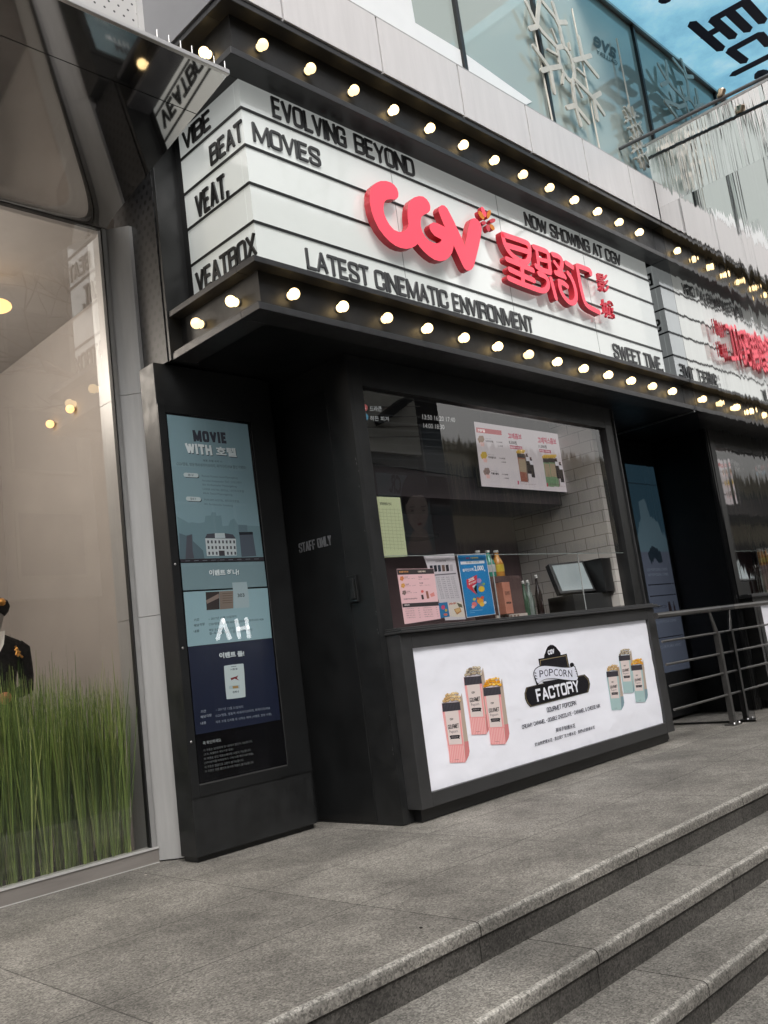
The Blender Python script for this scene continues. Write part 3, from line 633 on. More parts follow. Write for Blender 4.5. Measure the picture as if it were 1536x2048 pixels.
# canopy: a concave sheet of polished metal from the window head out to a bright lip
can = thing('curved_canopy', (-2.5, .5, 3.7), 'curved polished metal canopy over the shop window reflecting the marquee letters upside down', 'canopy')
zc = lambda y: 3.700 + .166 * (1.06 - y) + .026 * (1 - math.exp(-(1.06 - y) / .06))
prof = [(y, zc(y)) for y in [1.058 - 1.026 * (k / 24) ** 1.6 for k in range(25)]]
prof2 = [(y, zc(y)) for y in [.027 - .295 * k / 8 for k in range(9)]]
def sm(pr, k=3): return [(p.x, p.y) for p in chaikin([(a, b_, 0) for a, b_ in pr], k)]
POL = mat('polished metal', (.50, .485, .475), .045, 1., var=0, bump=.0003, bscale=1.6, scale=2)
XL = -.287
def sheet(name, pr):
    b = MB().use(POL); n = len(pr)
    for dz, fl in ((0, 0), (.004, 1)):
        vs = [(x, y + dz * .3, z + dz) for x in (-8, XL) for y, z in pr]; b.add(vs, [(i, i + 1, n + i + 1, n + i)[::-1 if fl else 1] for i in range(n - 1)], True)
    for x in (-8, XL): b.add([(x, y, z) for y, z in pr] + [(x, y + .0012, z + .004) for y, z in pr], [(i, i + 1, n + i + 1, n + i) for i in range(n - 1)])
    return part(name, b, can)
sheet('soffit_panel', prof); sheet('soffit_panel', prof2)
b = MB().use(mat('canopy lip', (.60, .585, .57), .3, .8, var=.1, scale=5, stretch=(.3, 3, 3))); b.box(-8, XL, -.290, -.268, 3.940, 3.966); part('lip', b, can, .003)
b = MB().use(DARK); b.prism([(-8, -.262, 3.958), (-8, 1.05, 3.745), (-8, 1.05, 3.80), (-8, -.262, 3.966)], (8 + XL - .002, 0, 0)); part('top_sheet', b, can)
for i in range(7):
    b = MB().use(mat('bird spike', (.6, .59, .58), .3, .6, var=0)); b.tube([(XL - .02 - i * .065, -.279, 3.9665), (XL - .02 - i * .065, -.281, 4.012)], [.0045, .003], 6); part('bird_spike', b, can)

# grass behind the glass: fine upright blades in tufts
G1 = mat('grass green', (.20, .28, .068), .5, var=.25, scale=3); G2 = mat('grass pale', (.36, .41, .14), .5, var=.2, scale=3); G3 = mat('grass dark', (.10, .15, .04), .5, var=.2, scale=3)
b = MB(); rng_ = random.Random(3)
for row, yr in enumerate((1.11, 1.18, 1.26, 1.35, 1.45)):
    x = -1.75 + rng_.random() * .05
    while x < -.36 + (.06 if row > 2 else 0):
        for k in range(27):
            h = rng_.gauss(1.0, .075) * (.96 + .04 * math.sin(x * 5)); a = rng_.random() * 6.283; sp = abs(rng_.gauss(0, .075)) + .008; lean = rng_.gauss(0, .02)
            p0 = Vector((x + rng_.gauss(0, .006), yr + rng_.gauss(0, .006), .03)); tip = Vector((p0.x + math.cos(a) * sp + lean, p0.y + math.sin(a) * sp * .6, h)); wd = rng_.uniform(.0022, .0042)
            mid = p0.lerp(tip, .5) - Vector((math.cos(a) * sp * .12, 0, 0)); t = rng_.random() * 3.14; s_ = Vector((math.cos(t), math.sin(t), 0)) * wd
            tip.y = max(tip.y, YS + .02); mid.y = max(mid.y, YS + .02)
            if tip.x > -.30: tip.x = -.30
            b.use(rng_.choice((G1, G1, G2, G3, G3)) if row < 3 else rng_.choice((G1, G3, G3)))
            b.add([p0 - s_ * .6, p0 + s_ * .6, mid + s_, mid - s_, tip + s_ * .2, tip - s_ * .2], [(0, 1, 2, 3), (3, 2, 4, 5)])
        x += rng_.uniform(.075, .10)
o = link('grass', b.mesh('grass')); o['kind'] = 'stuff'; o['label'] = 'tall thin artificial grass in a row behind the shop glass'; o['category'] = 'grass'
b = MB().use(mat('planter soil', (.012, .011, .010), .9, var=.3, scale=30)); b.box(-2.2, -.33, YS + .03, 1.60, .0305, .050)
solo('planter_tray', b, (-1.2, 1.3, .03), 'low dark tray under the tall grass', 'planter')

# lamps seen through the glass
LAMP = mat('lamp glow', (1.0, .60, .24), .3, var=0, emit=1.5)
for (u, v, y, kind, lab) in ((100, 848, 0, 0, 'round warm globe lamp on the shop wall, the lower of two close together'), (140, 818, 0, 0, 'small warm globe lamp on the shop wall, the upper of two close together'), (-6, 612, 2.5, 1, 'wide warm dome lamp at the edge of the shop window')):
    c = at(u, v, 'y', y) if kind else at(u, v, 'x', .40); r = .034 if kind == 0 else .10
    l = thing('wall_lamp' if kind == 0 else 'pendant_lamp', c, lab, 'lamp', 'lamps in the shop')
    if kind: m_ = MB().use(MATS['track black']); m_.tube([c + Vector((0, 0, r * .46)), (c.x, c.y, 3.99)], .004, 6); part('cord', m_, l)
    else: m_ = MB().use(STEEL); m_.tube([c + Vector((r, 0, 0)), (.449, c.y, c.z)], .010, 8); part('bracket', m_, l)
    m_ = MB().use(LAMP); m_.lathe([(r * math.sin(a) + .0001, -r * math.cos(a) * (1 if kind == 0 else .45)) for a in [math.pi * i / 10 for i in range(11)]], c, (0, 0, 1), 18); part('globe', m_, l)
    pl = bpy.data.lights.new('fill_light', 'POINT'); pl.energy = 44; pl.color = (1, .90, .80); pl.shadow_soft_size = .30  # unseen fill light, added well away from the lamp to brighten the room
    po = bpy.data.objects.new('fill_light', pl); C.objects.link(po); po.parent = l; po.location = (-2.1, -.5, .2 if kind == 0 else -.6)

# mannequin in black behind the grass
mq = thing('mannequin', (at(-18, 1240, 'y', 2.9).x, 2.9, .03), 'shop mannequin in black beret and black jacket with gold brooch standing behind the grass', 'mannequin')
MX = ORG[mq].x
SKIN = mat('grey mannequin cloth', (.34, .33, .32), .8, var=.08); JACK = mat('black wool', (.010, .009, .009), .85, var=.3, scale=40, bump=.002)
def loft(b, rings, n=18):
    vs = [(cx + rx * math.cos(2 * math.pi * k / n), cy + ry * math.sin(2 * math.pi * k / n), z) for cx, cy, rx, ry, z in rings for k in range(n)]
    b.add(vs, [(i * n + k, i * n + (k + 1) % n, (i + 1) * n + (k + 1) % n, (i + 1) * n + k) for i in range(len(rings) - 1) for k in range(n)], True)
    b.add(vs[:n], [list(range(n - 1, -1, -1))]); b.add(vs[-n:], [list(range(n))])
b = MB().use(SKIN)
loft(b, [(MX, 2.9, .10, .09, .03), (MX, 2.9, .11, .10, .4), (MX, 2.9, .155, .11, .85), (MX, 2.9, .125, .09, 1.06), (MX, 2.9, .15, .10, 1.28), (MX, 2.9, .16, .095, 1.36), (MX, 2.9, .06, .06, 1.42), (MX, 2.9, .052, .055, 1.46), (MX, 2.89, .06, .075, 1.49), (MX, 2.885, .074, .092, 1.55), (MX, 2.885, .076, .095, 1.60), (MX, 2.89, .06, .08, 1.66), (MX, 2.89, .02, .03, 1.69)])
part('body', b, mq)
b = MB().use(JACK)
loft(b, [(MX, 2.9, .155, .125, .70), (MX, 2.9, .165, .13, .85), (MX, 2.9, .138, .108, 1.05), (MX, 2.9, .165, .12, 1.25), (MX, 2.9, .192, .115, 1.355), (MX, 2.9, .19, .10, 1.385), (MX, 2.9, .10, .08, 1.425), (MX, 2.9, .07, .07, 1.44)])
for s_ in (-1, 1):
    b.tube([(MX + s_ * .17, 2.9, 1.35), (MX + s_ * .200, 2.9, 1.32), (MX + s_ * .215, 2.9, 1.21), (MX + s_ * .235, 2.92, 1.12), (MX + s_ * .20, 2.84, 1.04), (MX + s_ * .12, 2.77, 1.02)], [.05, .062, .056, .05, .045, .04], 12)
part('jacket', b, mq)
b = MB().use(mat('white collar', (.7, .69, .67), .8, var=.05)); b.prism([(MX - .06, 2.82, 1.44), (MX + .055, 2.815, 1.455), (MX + .03, 2.785, 1.36), (MX - .02, 2.775, 1.28)], (0, -.01, 0)); part('collar', b, mq)
b = MB().use(JACK); b.lathe([(.085, 0), (.105, .03), (.112, .07), (.095, .105), (.05, .125), (.001, .13)], (MX + .005, 2.885, 1.575), (.12, 0, 1), 20); part('beret', b, mq)
GOLD = mat('gold brooch', (.75, .38, .10), .3, .8, var=.2, scale=60)
b = MB().use(GOLD); b.lathe([(.03, 0), (.026, .012), (.01, .02)], (MX + .035, 2.785, 1.655), (.2, -1, .2), 9); part('emblem', b, mq)
b = MB().use(GOLD)
for p0, p1 in (((.105, 1.34), (.125, 1.29)), ((.12, 1.32), (.105, 1.275)), ((.11, 1.30), (.15, 1.255)), ((.135, 1.30), (.115, 1.265)), ((.10, 1.31), (.12, 1.325))): b.tube([(MX + p0[0], 2.77, p0[1]), (MX + p1[0], 2.765, p1[1])], .008, 6)
part('brooch', b, mq)
b = MB().use(mat('flower bouquet', (.62, .25, .14), .7, var=.5, scale=60)); b.lathe([(.015, -.04), (.04, -.015), (.045, .015), (.028, .04), (.001, .046)], (MX - .005, 2.72, .985), (0, 0, 1), 10); solo('bouquet', b, (MX + .05, 2.72, .97), 'small orange and pink bouquet held by the mannequin', 'bouquet')
# ------------------------------------------------------------------ recess walls and the two digital display panels
rec = thing('recess_wall', (.65, 1.0, 0), 'black wall at the back of the dark recess beside the kiosk', 'wall')
b = MB().use(BLACK2); b.box(-.149, M - .001, 1.26, 1.32, 0.004, 2.764); b.box(.578, .724, .90, .93, .004, 2.764); part('panel', b, rec)
DISP_Y = .725
d1 = thing('digital_signboard', (.166, .80, 0), 'tall black display cabinet showing a pale blue hotel event screen', 'display')
b = MB().use(BLACK); b.box(-.245, .577, .737, .892, .03, 2.75); b.box(-.145, .577, .8925, 1.02, .03, 2.75); b.box(-.225, .577, .765, .892, .002, .0295); part('cabinet', b, d1, .003)
b = MB().use(BLACK2)
for x0, x1, z0, z1 in ((-.245, -.196, .33, 2.5), (.402, .577, .33, 2.5), (-.196, .402, .33, .396), (-.196, .402, 2.458, 2.5)): b.box(x0 + .0008, x1 - .0008, .731, .7368, z0, z1)
part('bezel', b, d1)
b = MB().use(mat('edge strip grey', (.10, .10, .10), .35, .5, var=.1)); b.box(-.1955, .4015, .7285, .7366, .389, .3955); b.box(.4022, .4052, .729, .7308, .396, 2.44); part('edge_strip', b, d1)
for z in (.62, 1.12, 1.58): 
    b = MB().use(STEEL); b.lathe([(.007, 0), (.006, .003), (.001, .0035)], (-.222, .7305, z), (0, -1, 0), 10); part('screw', b, d1)
b = MB().use(mat('screen off', (.004, .004, .005), .12, var=0)); b.box(-.1945, .4005, .732, .7368, .397, 2.457); part('screen', b, d1)
SC = .12
P = Print(lambda u, v: at(u, v, 'y', .732), (0, -1, 0), 'screen', SC, .0002, .0004)
A = lambda *q: [(320 + x / 5.12, 820 + y / 5.12) for x, y in q]
B = lambda *q: [(360 + x / 5.12, 1200 + y / 5.12) for x, y in q]
def quad(f, *q, col): P.poly(f(*q), col)
quad(A, (68, 45), (895, 148), (1058, 1505), (205, 1530), col='#6d8e98')
P.poly(A((172, 1090), (250, 1130), (290, 1155), (330, 1150), (395, 1160), (455, 1150), (465, 1085), (520, 1080), (530, 1045), (570, 1050), (575, 1085), (625, 1080), (640, 1190), (700, 1185), (720, 1130), (760, 1110), (800, 1180), (1020, 1190), (1055, 1500), (203, 1525)), '#5f7f89')
P.poly(A((195, 1260), (265, 1285), (330, 1270), (335, 1340), (400, 1400), (440, 1440), (455, 1520), (205, 1528)), '#4d646e')
P.poly(A((272, 1290), (325, 1275), (335, 1450), (350, 1520), (260, 1525)), '#4a4c56')
P.poly(A((812, 1275), (950, 1270), (985, 1495), (835, 1505)), '#48525f'); P.poly(A((805, 1250), (948, 1248), (952, 1275), (812, 1280)), '#24262e')
P.poly(A((800, 1175), (890, 1180), (895, 1245), (805, 1248)), '#56707b')
P.poly(A((462, 1315), (775, 1318), (785, 1490), (480, 1495)), '#aeb9bb'); P.poly(A((460, 1312), (480, 1270), (560, 1262), (665, 1262), (745, 1275), (775, 1318)), '#42434d'); P.poly(A((560, 1262), (660, 1260), (668, 1312), (562, 1312)), '#a2b1b6')
for r in range(3):
    for k in range(8):
        if r == 2 and k in (3, 4): continue
        x = 482 + k * 38 + r * 6; y = 1335 + r * 58; P.poly(A((x, y), (x + 18, y + 1), (x + 20, y + 32), (x + 2, y + 31)), '#4a4b55')
P.poly(A((600, 1440), (660, 1440), (664, 1492), (606, 1494)), '#3d3a40')
quad(A, (205, 1528), (1058, 1504), (1064, 1542), (211, 1560), col='#2f2a31')
for k in range(9): P.line(A((260 + k * 88, 1546 - k * 2.4), (305 + k * 88, 1544 - k * 2.4)), .0012, '#6d7880')
quad(A, (212, 1568), (1065, 1550), (1095, 1806), (236, 1848), col='#68858d')
P.poly(A((240, 1864), (1100, 1822)) + B((940, 388), (80, 478)), '#7da3ad')
P.poly(B((82, 483), (945, 392), (1028, 1225), (160, 1380)), '#1a2239')
P.block('MOVIE', *A((345, 322), (692, 345), (330, 205)), '#333541', .13)
for dx, dy, c in ((7, 9, '#3a4650'), (0, 0, '#c8d3d5')):
    P.block('WITH', *A((268 + dx, 440 + dy), (538 + dx, 465 + dy), (252 + dx, 335 + dy)), c, .125); P.text('호텔', *A((578 + dx, 465 + dy), (785 + dx, 483 + dy), (566 + dx, 372 + dy)), c, .04)
P.text('제휴 호텔 숙박 시', *A((440, 528), (635, 540), (438, 506)), '#3e5059', .01)
P.text('CGV명동, 명동역씨네라이브러리, 피카디리1958 할인 이벤트!', *A((170, 568), (882, 608), (168, 532)), '#42545d', .01)
for (x, y), s in (((235, 640), '중구'), ((260, 884), '종로구')):
    for d, c in ((8, '#3a474e'), (0, '#a9b7ba')): P.raw(stroke([P.p(a) for a in A((x + 24 + d, y + 24 + d), (x + 140 + d, y + 30 + d))], .0125, (0, -1, 0), 0, 4), c)
    P.text(s, *A((x + 50, y + 38), (x + 110, y + 41), (x + 48, y + 14)), '#38454c', .01)
for k, s in enumerate(('Ramada Namsan Seoul Myeongdong', 'Novotel Ambassador 독산, 신라스테이', 'ibis Ambassador Myeongdong', 'LOISIR HOTEL SEOUL, 나인트리호텔', 'Aloft Seoul Myeongdong')): 
    y = 690 + k * 44; wd = (365, 400, 350, 420, 300)[k]; P.text(s, *A((430 + k * 3, y), (430 + wd + k * 3, y + wd * .06), (427 + k * 3, y - 26)), '#465a64', .0)
for k, s in enumerate(('MAKERS HOTEL, 센터마크호텔,', 'ibis Ambassador Insadong')): P.text(s, *A((455, 930 + k * 46), (455 + (360, 290)[k], 950 + k * 46), (453, 904 + k * 46)), '#465a64', .0)
for dx, c in ((5, '#2c3a42'), (0, '#c3d0d2')): P.text('이벤트 하나!', *A((505 + dx, 1697 + dx), (812 + dx, 1690 + dx), (500 + dx, 1636 + dx)), c, .045)
P.poly(A((466, 1865), (605, 1858)) + B((405, 95), (272, 105)), '#322a28'); P.poly(A((470, 1950), (600, 1880), (604, 1925), (480, 1985)), '#7d6c62')
P.poly(A((606, 1858), (748, 1850)) + B((545, 85), (408, 97)), '#75665a')
P.poly(A((738, 1768), (886, 1760), (908, 1905)) + B((710, 75), (560, 85)), '#8fa6ac')
P.text('303', *A((795, 1918), (866, 1912), (790, 1882)), '#2b363c', .02)
for k in range(5): P.line(A((640, 1880 + k * 24), (738, 1875 + k * 24)), .0012, '#4a3a30')
for k, (y, s1, s2, wd) in enumerate(((222, '기간', '~ 2017년 12월 31일까지', 285), (278, '해당극장', 'CGV명동, 명동역 씨네라이브러리, 피카디리1958', 560), (338, '내용', '해당 유료호텔 카드 소지고객 현장 할인', 400), (372, '', '월~목 2천원 할인 / 금~일 1천원 할인', 440))):
    if s1: P.text(s1, *B((142, y), (142 + 28 * len(s1), y - 5 * len(s1)), (140, y - 28)), '#2f4048', .02)
    P.text(s2, *B((292 + k * 3, y - 14), (292 + wd + k * 3, y - 14 - wd * .095), (290 + k * 3, y - 42)), '#384d57', .01)
for dx, c in ((5, '#0d1320'), (0, '#b8c4c8')): P.text('이벤트 둘!', *B((405 + dx, 600 + dx), (660 + dx, 575 + dx), (398 + dx, 540 + dx)), c, .045)
P.poly(B((455, 672), (640, 650), (652, 656), (672, 985), (662, 995), (486, 1018), (474, 1010), (448, 684)), '#b3c4c6', 1)
P.text('시행중', *B((514, 724), (590, 714), (512, 704)), '#3a4348', .02); P.poly(B((516, 800), (575, 782), (596, 770), (582, 800), (606, 825), (560, 806), (525, 822)), '#7d1a20')
P.poly(B((498, 880), (610, 868), (612, 905), (502, 915)), '#9fb4b8'); P.poly(B((536, 882), (595, 876), (598, 902), (540, 908)), '#a5813c'); P.text('귀하나', *B((538, 958), (604, 948), (536, 934)), '#283036', .03); P.line(B((522, 684), (574, 678)), .0014, '#30383c')
for k, (y, s1, s2, wd) in enumerate(((1160, '기간', '~ 2017년 12월 31일까지', 280), (1215, '해당극장', 'CGV명동, 명동역 씨네라이브러리, 피카디리1958', 555), (1280, '내용', '제휴 호텔 김치통 등 선착순 혜택 (시행중, 한정 수량)', 570))):
    P.text(s1, *B((212, y), (212 + 28 * len(s1), y - 6 * len(s1)), (209, y - 28)), '#8f99a6', .01); P.text(s2, *B((366, y - 12 if k else y - 22), (366 + wd, y - 12 - wd * .15), (363, y - 42 if k else y - 50)), '#8490a0', .0)
P.text('꼭 확인하세요', *B((236, 1486), (420, 1450), (232, 1450)), '#868a8c', .02)
for k, (s, wd) in enumerate((('이 쿠폰은 2D영화에 한 1장에서 할인이 가능합니다.', 500), ('(조조, 특별관은 해당사항 없음)', 300), ('이 쿠폰은 유인 매표소에서만 사용이 가능합니다.', 480), ('(인터넷/어플/자동발매기 구매 티켓 해당사항 없음)', 500), ('이 쿠폰은 현금으로 교환이 불가능합니다.', 400), ('이 쿠폰은 다른 할인과 동시에 적용이 불가능합니다.', 500))):
    P.text(s, *B((242 + k * 3, 1556 + k * 43), (242 + k * 3 + wd, 1556 + k * 43 - wd * .2), (239 + k * 3, 1530 + k * 43)), '#66696a', 0)
part('screen_print', P.mb, d1)
b = MB().use(glass('screen glass', (1, 1, 1), 1.5)); b.box(-.194, .400, .7275, .7305, .3985, 2.4555); part('screen_glass', b, d1)

d2 = thing('digital_signboard', (4.15, .80, 0), 'dim blue display cabinet hidden beside the kiosk and seen only in the mirror', 'display')
b = MB().use(BLACK); b.box(3.83, 4.52, .757, 1.02, .03, 2.75); part('cabinet', b, d2)
P = Print(lambda x, z: Vector((x, .757, z)), (0, -1, 0), 'screen', .62, .0003, .0008)
P.poly([(3.87, .45), (4.44, .45), (4.44, 2.50), (3.87, 2.50)], '#23414f'); P.poly([(3.87, .45), (4.44, .45), (4.44, 1.62), (3.87, 1.62)], '#4a5160')
P.poly([(3.87, 1.62), (4.44, 1.62), (4.44, 1.78), (4.33, 1.95), (4.30, 2.12), (4.18, 2.16), (4.12, 1.98), (3.98, 1.92), (3.87, 1.74)], '#47606a'); P.poly([(4.02, 1.52), (4.10, 1.50), (4.18, 1.56), (4.26, 1.49), (4.30, 1.60), (4.20, 1.68), (4.12, 1.66), (4.05, 1.62)], '#1a2730'); P.poly([(3.87, 2.30), (4.44, 2.30), (4.44, 2.315), (3.87, 2.315)], '#1b303b')
for z in (1.43, 1.38, .92, .68): P.text('CGV POPCORN COMBO', (4.38, z), (3.96, z), (4.38, z + .025), '#6a7280', 0)
for z in (1.29, 1.18, .775): P.poly([(3.90, z), (4.41, z), (4.41, z + .010), (3.90, z + .010)], '#1b1d26')
for x in (3.93, 4.02): P.poly([(x, .99), (x + .05, .99), (x + .05, 1.06), (x + .035, 1.12), (x + .015, 1.12), (x, 1.06)], '#2a2022')
P.text('GOURMET POPCORN', (4.36, 1.06), (4.12, 1.06), (4.36, 1.09), '#2c303c', .01)
part('screen_print', P.mb, d2)

# ------------------------------------------------------------------ ticket kiosk with window and counter
kio = thing('ticket_kiosk', (2.27, .6, 0), 'black snack and ticket kiosk with a wide window under the marquee', 'kiosk')
KX0, KX1, KY = .725, 3.81, .17
b = MB().use(BLACK); b.box(KX0, KX0 + .03, KY, 1.255, .004, 2.762); part('side_wall', b, kio)
b = MB().use(BLACK2); b.box(KX0 - .006, KX0 - .0005, .375, .885, .02, 2.60); part('door', b, kio, .002)
dr = [o for o in bpy.data.objects if o.name == 'door'][0]
b = MB().use(mat('door lettering', (.13, .133, .14), .5, var=.05)); block_solid(b, 'STAFF ONLY', (KX0 - .0065, .785, 1.645), (KX0 - .0065, .474, 1.642), (KX0 - .0065, .785, 1.706), (-1, 0, 0), .002, .075); part('lettering', b, dr)
b = MB().use(BLACK2); b.box(KX0 - .022, KX0 - .0065, .29, .37, 1.27, 1.43); b.use(BLACK).box(KX0 - .036, KX0 - .0225, .30, .33, 1.29, 1.41); part('handle', b, kio, .003)
b = MB().use(BLACK); b.box(KX1 - .03, KX1, KY, 1.255, .004, 2.762); part('side_wall', b, kio)
b = MB().use(mat('post black', (.017, .0175, .018), .38, var=.25, scale=8)); b.box(KX0 + .031, .848, KY + .001, .27, .004, 2.762); part('corner_post', b, kio, .002)
b = MB().use(MATS['post black']); b.box(3.66, KX1 - .031, KY + .001, .27, 1.06, 2.762); part('corner_post', b, kio, .002)
b = MB().use(DARK); b.box(3.792, 3.806, KY - .012, KY, 1.09, 2.75); part('edge_strip', b, kio)
b = MB().use(BLACK); b.box(.849, 3.659, KY + .002, .26, 2.575, 2.762); part('header', b, kio)
b = MB().use(BLACK); b.box(.849, 3.659, KY + .0025, .26, .10, 1.0485); part('front_wall', b, kio)
b = MB().use(glass('kiosk glass', (.93, .93, .93), 1.65, .055)); b.box(.850, 3.658, .204, .214, 1.526, 2.574); part('window_pane', b, kio)
b = MB().use(mat('pane edge', (.25, .29, .28), .2, var=0)); b.box(.850, 3.658, .204, .214, 1.522, 1.5258); part('pane_edge', b, kio)
b = MB().use(glass('lower acrylic', (.95, .95, .95), 1.5)); b.box(.86, 1.93, .222, .227, 1.088, 1.520); b.box(1.94, 3.02, .232, .237, 1.088, 1.520); part('service_pane', b, kio)
b = MB().use(mat('acrylic edge', (.5, .52, .52), .25, var=0))
for x, y in ((.86, .222), (1.931, .222), (3.021, .232)): b.box(x - .003, x, y - .001, y + .006, 1.088, 1.521)
part('pane_edge', b, kio)
rc_ = random.Random(11); b = MB().use(mat('paint chip', (.22, .22, .22), .7, var=0))
for k in range(16):
    z = rc_.uniform(.25, 2.1); h_ = rc_.uniform(.004, .022); yy = KY + rc_.uniform(.0, .012); b.add([(KX0 - .0006, yy, z), (KX0 - .0006, yy + rc_.uniform(.002, .006), z + h_ * .4), (KX0 - .0006, yy + .002, z + h_)], [(0, 1, 2)])
part('paint_chips', b, kio)
# inside
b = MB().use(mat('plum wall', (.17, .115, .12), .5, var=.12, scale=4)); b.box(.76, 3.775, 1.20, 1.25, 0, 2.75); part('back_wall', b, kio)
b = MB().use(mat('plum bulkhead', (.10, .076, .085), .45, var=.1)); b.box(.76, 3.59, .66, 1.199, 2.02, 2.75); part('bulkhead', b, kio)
b = MB().use(mat('plum shelf edge', (.09, .065, .066), .5, var=.1)); b.box(1.55, 2.35, 1.02, 1.199, 1.80, 1.83); part('wall_shelf', b, kio)
def bricks(name, col, mortar, ax, sx, sz):
    m = bpy.data.materials.new(name); m.use_nodes = True; t = m.node_tree; N = t.nodes; L = t.links; bs = N['Principled BSDF']; bs.inputs['Roughness'].default_value = .25
    tc = N.new('ShaderNodeTexCoord'); s = N.new('ShaderNodeSeparateXYZ'); L.new(tc.outputs['Object'], s.inputs[0]); c = N.new('ShaderNodeCombineXYZ'); L.new(s.outputs[ax], c.inputs[0]); L.new(s.outputs[2], c.inputs[1])
    br = N.new('ShaderNodeTexBrick'); br.inputs['Scale'].default_value = 1; br.inputs['Brick Width'].default_value = sx; br.inputs['Row Height'].default_value = sz; br.inputs['Mortar Size'].default_value = .0035
    br.inputs['Color1'].default_value = (*lin(col), 1); br.inputs['Color2'].default_value = (*[k * .9 for k in lin(col)], 1); br.inputs['Mortar'].default_value = (*lin(mortar), 1); L.new(c.outputs[0], br.inputs['Vector']); L.new(br.outputs[0], bs.inputs['Base Color']); return m
b = MB().use(bricks('white wall tile', (.62, .59, .55), (.28, .26, .24), 1, .20, .10)); b.box(3.60, 3.66, .275, 1.199, 0.9, 2.75); part('tile_wall', b, kio)
b = MB().use(mat('kiosk ceiling', (.06, .055, .055), .7, var=.1)); b.box(.76, 3.775, .262, 1.199, 2.751, 2.762); part('ceiling', b, kio)
b = MB().use(mat('inner worktop', (.03, .026, .026), .35, var=.1)); b.box(.86, 3.599, .265, .62, 1.04, 1.083); b.box(1.9, 3.599, .95, 1.199, 1.0, 1.10); part('worktop', b, kio)
# counter
b = MB().use(FRAME); b.box(.765, 3.79, .030, .2, 1.052, 1.064); b.box(.772, 3.765, .040, .2, 1.0645, 1.076); b.box(.775, 3.76, .075, .26, 1.0765, 1.087); part('counter_top', b, kio, .003)
b = MB().use(FRAME)
CX0, CX1, CY, CZ0, CZ1 = .773, 3.72, .058, .08, 1.050
b.box(CX0, .866, CY, .169, CZ0, CZ1); b.box(3.603, CX1, CY, .169, CZ0, CZ1); b.box(.8665, 3.6025, CY, .169, .963, CZ1); b.box(.8665, 3.6025, CY, .169, CZ0, .157); part('counter_frame', b, kio, .002)
b = MB().use(BLACK2); b.box(.82, 3.69, .116, .168, .004, .0795); part('kick_plate', b, kio)

# banner stretched in the counter front
ban = thing('popcorn_banner', (2.23, .07, .157), 'white fabric banner with popcorn cartons and a black shop emblem on the counter front', 'banner')
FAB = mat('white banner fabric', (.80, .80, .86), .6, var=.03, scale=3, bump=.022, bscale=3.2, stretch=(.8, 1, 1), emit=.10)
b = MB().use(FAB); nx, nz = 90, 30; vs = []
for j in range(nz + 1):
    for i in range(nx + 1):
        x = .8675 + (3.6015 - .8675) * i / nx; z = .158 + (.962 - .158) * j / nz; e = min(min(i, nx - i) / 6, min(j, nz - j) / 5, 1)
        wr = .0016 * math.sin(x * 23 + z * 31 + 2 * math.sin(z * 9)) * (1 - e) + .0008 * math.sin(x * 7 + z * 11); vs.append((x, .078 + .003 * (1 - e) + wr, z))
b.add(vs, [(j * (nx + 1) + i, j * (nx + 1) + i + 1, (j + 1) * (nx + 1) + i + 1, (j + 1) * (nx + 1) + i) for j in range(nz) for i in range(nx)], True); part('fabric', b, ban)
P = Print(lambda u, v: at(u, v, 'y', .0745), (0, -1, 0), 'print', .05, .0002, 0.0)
L7 = lambda *q: [(1020 + x / 7.314, 1280 + y / 7.314) for x, y in q]
def carton(ox, oy, s, c_low, c_side, kern, stripes, tall=1.):
    K = lambda *q: [(ox + (x - 200) * s, oy + (y - 800) * s) for x, y in q]
    P.poly(K((500, 800), (540, 650), (560, 765), (600, 1080), (675, 1640), (662, 1720), (605, 1832), (560, 1300)), '#b7a597')
    P.poly(K((585, 1480), (655, 1470), (675, 1640), (662, 1720), (605, 1832)), c_side)
    P.poly(K((200, 825), (505, 800), (522, 935), (606, 1832), (345, 1842), (215, 970)), c_low)
    if stripes:
        for k in range(10):
            x = 318 + k * 29; P.poly(K((x - 12, 1545), (x - 2, 1544), (x + 26, 1832), (x + 16, 1833)), stripes)
        for x in (232, 508): P.poly(K((x, 985), (x + 9, 984), (x + 75, 1530), (x + 66, 1530)), stripes)
    P.poly(K((250, 965), (480, 945), (546, 1520), (325, 1532)), '#dfd0cc')
    P.poly(K((200, 825), (505, 800), (522, 938), (215, 972)), '#3d3a40')
    if stripes:
        for k in range(12): x = 212 + k * 25; P.poly(K((x, 830 - k * 2), (x + 6, 829 - k * 2), (x + 21, 962 - k * 2.6), (x + 15, 963 - k * 2.6)), '#55525a')
    P.text('CGV', *K((338, 1116), (398, 1110), (334, 1080)), '#333333', .05)
    P.block('GOURMET', *K((306, 1270), (490, 1240), (300, 1195)), '#2c2a2d', .075)
    P.text('Popcorn', *K((340, 1350), (480, 1332), (325, 1288)), '#4a4245', .0)
    P.poly(K((332, 1390), (350, 1372), (495, 1362), (512, 1376), (500, 1405), (508, 1438), (488, 1425), (352, 1436), (345, 1450), (348, 1415)), '#2c2a2d')
    P.text('POPCORN FACTORY', *K((365, 1415), (480, 1406), (363, 1392)), '#b9aeb0', 0); P.text('CGV', *K((420, 1796), (495, 1792), (418, 1782)), '#5a4a4a', 0)
    r_ = random.Random(int(ox)); 
    for ring in range(3):
        for k in range(9 - ring):
            x = 232 + ring * 14 + k * 33 + r_.uniform(-8, 8); y = 790 - ring * 50 - 25 * math.sin(math.pi * k / 8) + r_.uniform(-10, 10) - k * 3; rr = r_.uniform(21, 30)
            P.disc(K((x + 3, y + 5))[0], rr * s, rr * s, kern[3], 7); P.disc(K((x, y))[0], rr * s * .9, rr * s * .88, kern[r_.randrange(3)], 7)
